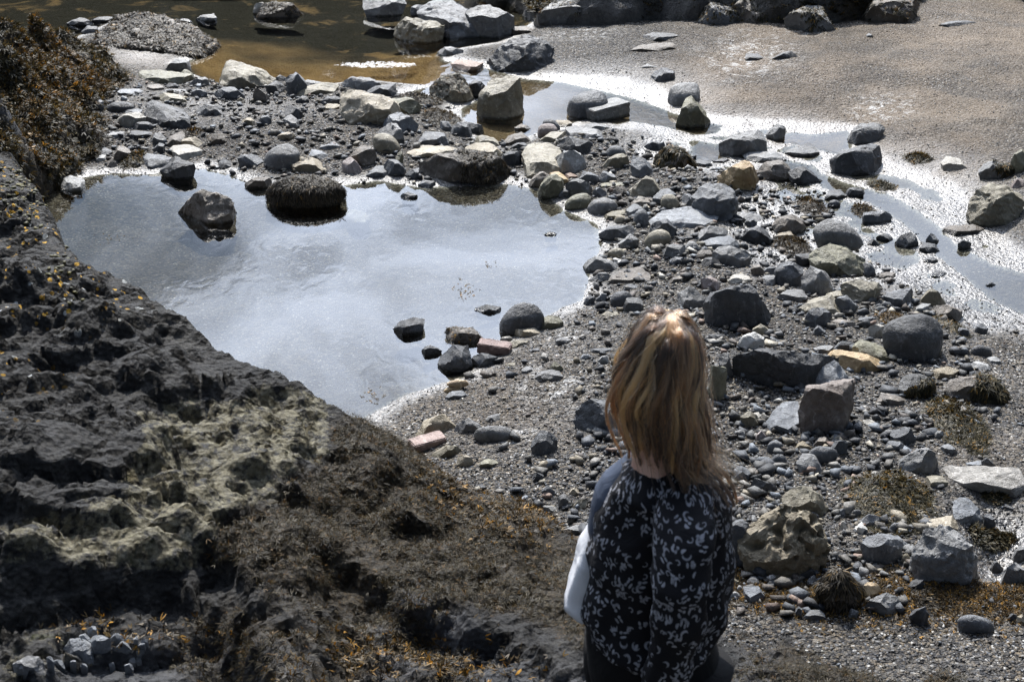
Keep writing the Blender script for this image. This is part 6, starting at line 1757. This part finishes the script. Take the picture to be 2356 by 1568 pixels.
# clothes
trow = rows_px([(1395, 1368, 1628, WY - .03, .125), (1450, 1348, 1640, WY - .04, .135), (1520, 1352, 1662, WY - .05, .14), (1568, 1366, 1670, WY - .055, .14), (1640, 1380, 1672, WY - .06, .135)], 4)
loft('trousers', trow, MAT['black_cloth'], 48, .006, seed=3)
for h_, k_, a_ in ((hipL, knL, anL), (hipR, knR, anR)):
    rws = []
    for t in np.linspace(0, 1, 16):
        p = h_.lerp(k_, t * 2) if t < .5 else k_.lerp(a_, t * 2 - 1)
        w = .098 * (1 - t) + .062 * t + .02 * math.exp(-((t) / .15) ** 2)
        rws.append((np.array(p) + woman_base + np.array([0, 0, .02 * (1 - t)]), np.array([w, 0, 0]), np.array([0, w * 1.05, 0])))
    loft('trouser_leg', rws, MAT['black_cloth'], 28, .006, seed=5, power=2.0)
for a_, t_ in ((anL, toeL), (anR, toeR)):
    rws = []
    d_ = (t_ - a_); d_.z = 0; d_.normalize(); s_ = d_.cross(up_)
    for t, w, h in ((-.35, .02, .025), (-.3, .034, .05), (0, .04, .06), (.45, .042, .042), (.85, .044, .034), (1.1, .036, .026), (1.2, .014, .012)):
        c = np.array(a_ + d_ * (t * .17)) + woman_base; c[2] = woman_base[2] + a_.z - .09 + h
        rws.append((c, np.array(s_) * w, np.array([0, 0, h])))
    loft('shoe', rws, MAT['leather'], 20, .001, seed=8, power=2.4)
jrow = rows_px([(1062, 1462, 1548, WY - .01, .05), (1082, 1428, 1606, WY - .01, .085), (1105, 1410, 1652, WY - .01, .11), (1145, 1392, 1676, WY - .01, .122), (1205, 1366, 1680, WY - .01, .128), (1270, 1354, 1686, WY - .015, .135), (1340, 1345, 1684, WY - .02, .14), (1385, 1338, 1674, WY - .03, .142), (1410, 1346, 1664, WY - .035, .145), (1438, 1362, 1652, WY - .04, .146), (1454, 1384, 1642, WY - .04, .142), (1458, 1395, 1634, WY - .04, .125)], 5)
jacket = loft('jacket', jrow, MAT['print'], 64, .012, cap_bottom=True, seed=1)
srow = []
for v, u, w, Yd, hd in ((1095, 1578, 30, WY - .06, .045), (1125, 1580, 58, WY - .085, .062), (1175, 1577, 70, WY - .14, .07), (1250, 1572, 70, WY - .19, .07), (1340, 1566, 68, WY - .23, .068), (1430, 1556, 62, WY - .24, .062), (1510, 1545, 56, WY - .23, .056), (1590, 1528, 52, WY - .215, .052), (1640, 1516, 46, WY - .205, .048), (1650, 1513, 34, WY - .205, .034)):
    srow.append((v, u - w, u + w, Yd, hd))
loft('sleeve', rows_px(srow, 5), MAT['print'], 40, .013, seed=2, power=2.1)
srow = [(v, u - w, u + w, Yd, .06) for v, u, w, Yd in ((1100, 1455, 40, WY + .10), (1150, 1440, 55, WY + .13), (1230, 1425, 58, WY + .13), (1330, 1415, 54, WY + .13), (1420, 1408, 46, WY + .16), (1450, 1405, 34, WY + .16))]
loft('sleeve', rows_px(srow, 4), MAT['print'], 32, .006, seed=6, power=2.1)
loft('shirt', rows_px([(1185, 1368, 1405, WY + .03, .02), (1215, 1352, 1405, WY + .03, .03), (1250, 1334, 1400, WY + .02, .04), (1284, 1320, 1400, WY + .01, .05), (1340, 1309, 1400, WY + .0, .055), (1383, 1301, 1400, WY - .01, .06), (1392, 1312, 1400, WY - .012, .06), (1402, 1338, 1400, WY - .015, .055)], 4), MAT['white_cloth'], 32, .011, seed=4, power=3.5)
loft('lapel', rows_px([(1048, 1448, 1492, WY + .02, .03), (1075, 1415, 1486, WY + .025, .04), (1100, 1388, 1470, WY + .03, .05), (1130, 1370, 1440, WY + .03, .055), (1170, 1360, 1420, WY + .03, .055), (1205, 1354, 1400, WY + .03, .05), (1222, 1352, 1390, WY + .03, .03)], 4), MAT['blue_satin'], 28, .003, seed=7)
# hair: strands that follow the skull from the crown and then hang and blow
HC = np.array(head_c) + woman_base
HR = np.array([.076, .095, .118])
part = np.array([.012, .012, .12]); 
def hair_strands():
    G = 210
    gd = []
    fd = np.array(face_dir)
    while len(gd) < G:
        d = rng.normal(size=3); d /= np.linalg.norm(d)
        if d[2] < -.25: continue
        if d @ fd > .55 and d[2] < .55: continue
        gd.append(d)
    gd = np.array(gd)
    steps = 17
    K = 56
    n = G * K
    gid = np.repeat(np.arange(G), K)
    d = gd[gid] + rng.normal(0, .055, (n, 3)); d /= np.linalg.norm(d, axis=1)[:, None]
    lift = (1.01 + .10 * rng.random(G) ** 2.2)[gid][:, None] + rng.normal(0, .012, (n, 1))
    p = HC + d * HR
    side = d[:, 0]
    tipdrop = np.interp(side, [-.8, -.3, .0, .3, .8], [.165, .16, .175, .27, .33]) + (rng.normal(0, .042, G))[gid] - .05 * np.exp(-((d[:, 0] + .12) / .16) ** 2) * (d[:, 1] < 0) + rng.normal(0, .008, n)
    L = np.where(d[:, 2] > 0, .112 * np.arcsin(np.clip(d[:, 2], -1, 1)) + tipdrop, tipdrop + .12 * d[:, 2])
    L = np.maximum(L, .06)
    wind = (.03 + .13 * rng.random(G))[gid] * np.where(side > .0, 1.35, .25)
    pts = [p.copy()]
    v = d - part / np.linalg.norm(part) * .8
    v = v - d * (v * d).sum(1)[:, None]; v /= np.linalg.norm(v, axis=1)[:, None] + 1e-9
    ph = rng.uniform(0, 6.28, G)[gid]; wav = (.05 + .17 * rng.random(G))[gid]
    for s in range(steps - 1):
        t = s / (steps - 1)
        step = (L / (steps - 1))[:, None]
        below = np.clip((HC[2] - .02 - p[:, 2]) / .14, 0, 1)[:, None]
        g = np.array([0, 0, -1.0]) * (.40 + .5 * below) + np.array([1.0, -.15, 0]) * wind[:, None] * below + np.array([-.1, 0, 0]) * (below < .1)
        g = g + np.array([.22, 0, 0]) * below * (side < -.05)[:, None]
        g = g + np.stack([np.sin(ph + t * 7), np.cos(ph * 1.3 + t * 6), 0 * ph], -1) * wav[:, None]
        v = v * .62 + g
        v /= np.linalg.norm(v, axis=1)[:, None]
        p = p + v * step
        q = (p - HC) / (HR * lift); r = np.linalg.norm(q, axis=1)[:, None]
        inside = (r < 1)
        p = np.where(inside, HC + q / np.maximum(r, 1e-6) * HR * lift, p)
        # rest on the shoulders
        sc_ = np.array([HC[0] + .01, WY - .015, z0 + float(chest.z) + .02]); sr = np.array([.175, .125, .18])
        q2 = (p - sc_) / sr; r2 = np.linalg.norm(q2, axis=1)[:, None]
        p = np.where(r2 < 1, sc_ + q2 / np.maximum(r2, 1e-6) * sr, p)
        pts.append(p.copy())
    pts = np.stack(pts, 1)          # n, steps, 3
    # strands of a lock draw together towards its tip
    gm = np.array([pts[gid == k].mean(0) for k in range(G)])
    tt = np.linspace(0, 1, steps)[None, :, None]
    pts = pts + (gm[gid] - pts) * (.86 * tt ** .75)
    pts += rng.normal(0, .0016, pts.shape) * tt
    return pts, gid, G
pts, gid, G = hair_strands()
# loose flyaway strands
nf = 1300
fi = rng.choice(len(pts), nf)
fly = pts[fi] + rng.normal(0, .011, (nf, 1, 3)) * np.linspace(.15, 2.0, pts.shape[1])[None, :, None] + np.array([.012, 0, .004]) * np.linspace(0, 1, pts.shape[1])[None, :, None]
allp = np.concatenate([pts, fly]); gall = np.concatenate([gid, gid[fi]])
def hair_material(name, col, rough):
    b = NB(name); b.t.nodes.remove(b.p)
    h = b.n('ShaderNodeBsdfHairPrincipled')
    h.parametrization = 'COLOR'
    b.set(h, 'Color', tuple(col) + (1,)); b.set(h, 'Roughness', rough); b.set(h, 'Radial Roughness', .35); b.set(h, 'Random Color', .2) if 'Random Color' in h.inputs else None
    b.t.links.new(h.outputs[0], b.out.inputs['Surface'])
    return b.m
HM = [hair_material('hair_brown', (.028, .017, .012), .30), hair_material('hair_light_brown', (.14, .072, .035), .32), hair_material('hair_golden', (.44, .22, .085), .32)]
tonepick = rng.choice(3, G, p=[.38, .34, .28])
for k, nm in enumerate(('hair', 'hair', 'hair')):
    m = tonepick[gall] == k
    sel = allp[m] - woman_base
    hc = bpy.data.hair_curves.new(nm)
    hc.add_curves([sel.shape[1]] * sel.shape[0])
    hc.points.foreach_set('position', np.ascontiguousarray(sel, dtype=np.float32).ravel())
    ra = np.linspace(.00062, .00028, sel.shape[1], dtype=np.float32)[None].repeat(sel.shape[0], 0)
    at = hc.attributes.get('radius') or hc.attributes.new('radius', 'FLOAT', 'POINT')
    at.data.foreach_set('value', np.ascontiguousarray(ra).ravel())
    o = bpy.data.objects.new(nm, hc); COL.objects.link(o); hc.materials.append(HM[k]); o.parent = person
# scalp under the strands
bm = bmesh.new(); bmesh.ops.create_icosphere(bm, subdivisions=4, radius=1.0)
bmesh.ops.delete(bm, geom=[v for v in bm.verts if (v.co.z < -.35) or (v.co.dot(face_dir) > .5 and v.co.z < .5)], context='VERTS')
for v in bm.verts: v.co = Vector((v.co.x * HR[0] * .985, v.co.y * HR[1] * .985, v.co.z * HR[2] * .985))
me = bpy.data.meshes.new('scalp_hair'); bm.to_mesh(me); bm.free(); shade_smooth(me)
link('scalp_hair', me, cloth_material('scalp_hair', (.05, .032, .022), .6, 300, .002), parent=person, loc=head_c)
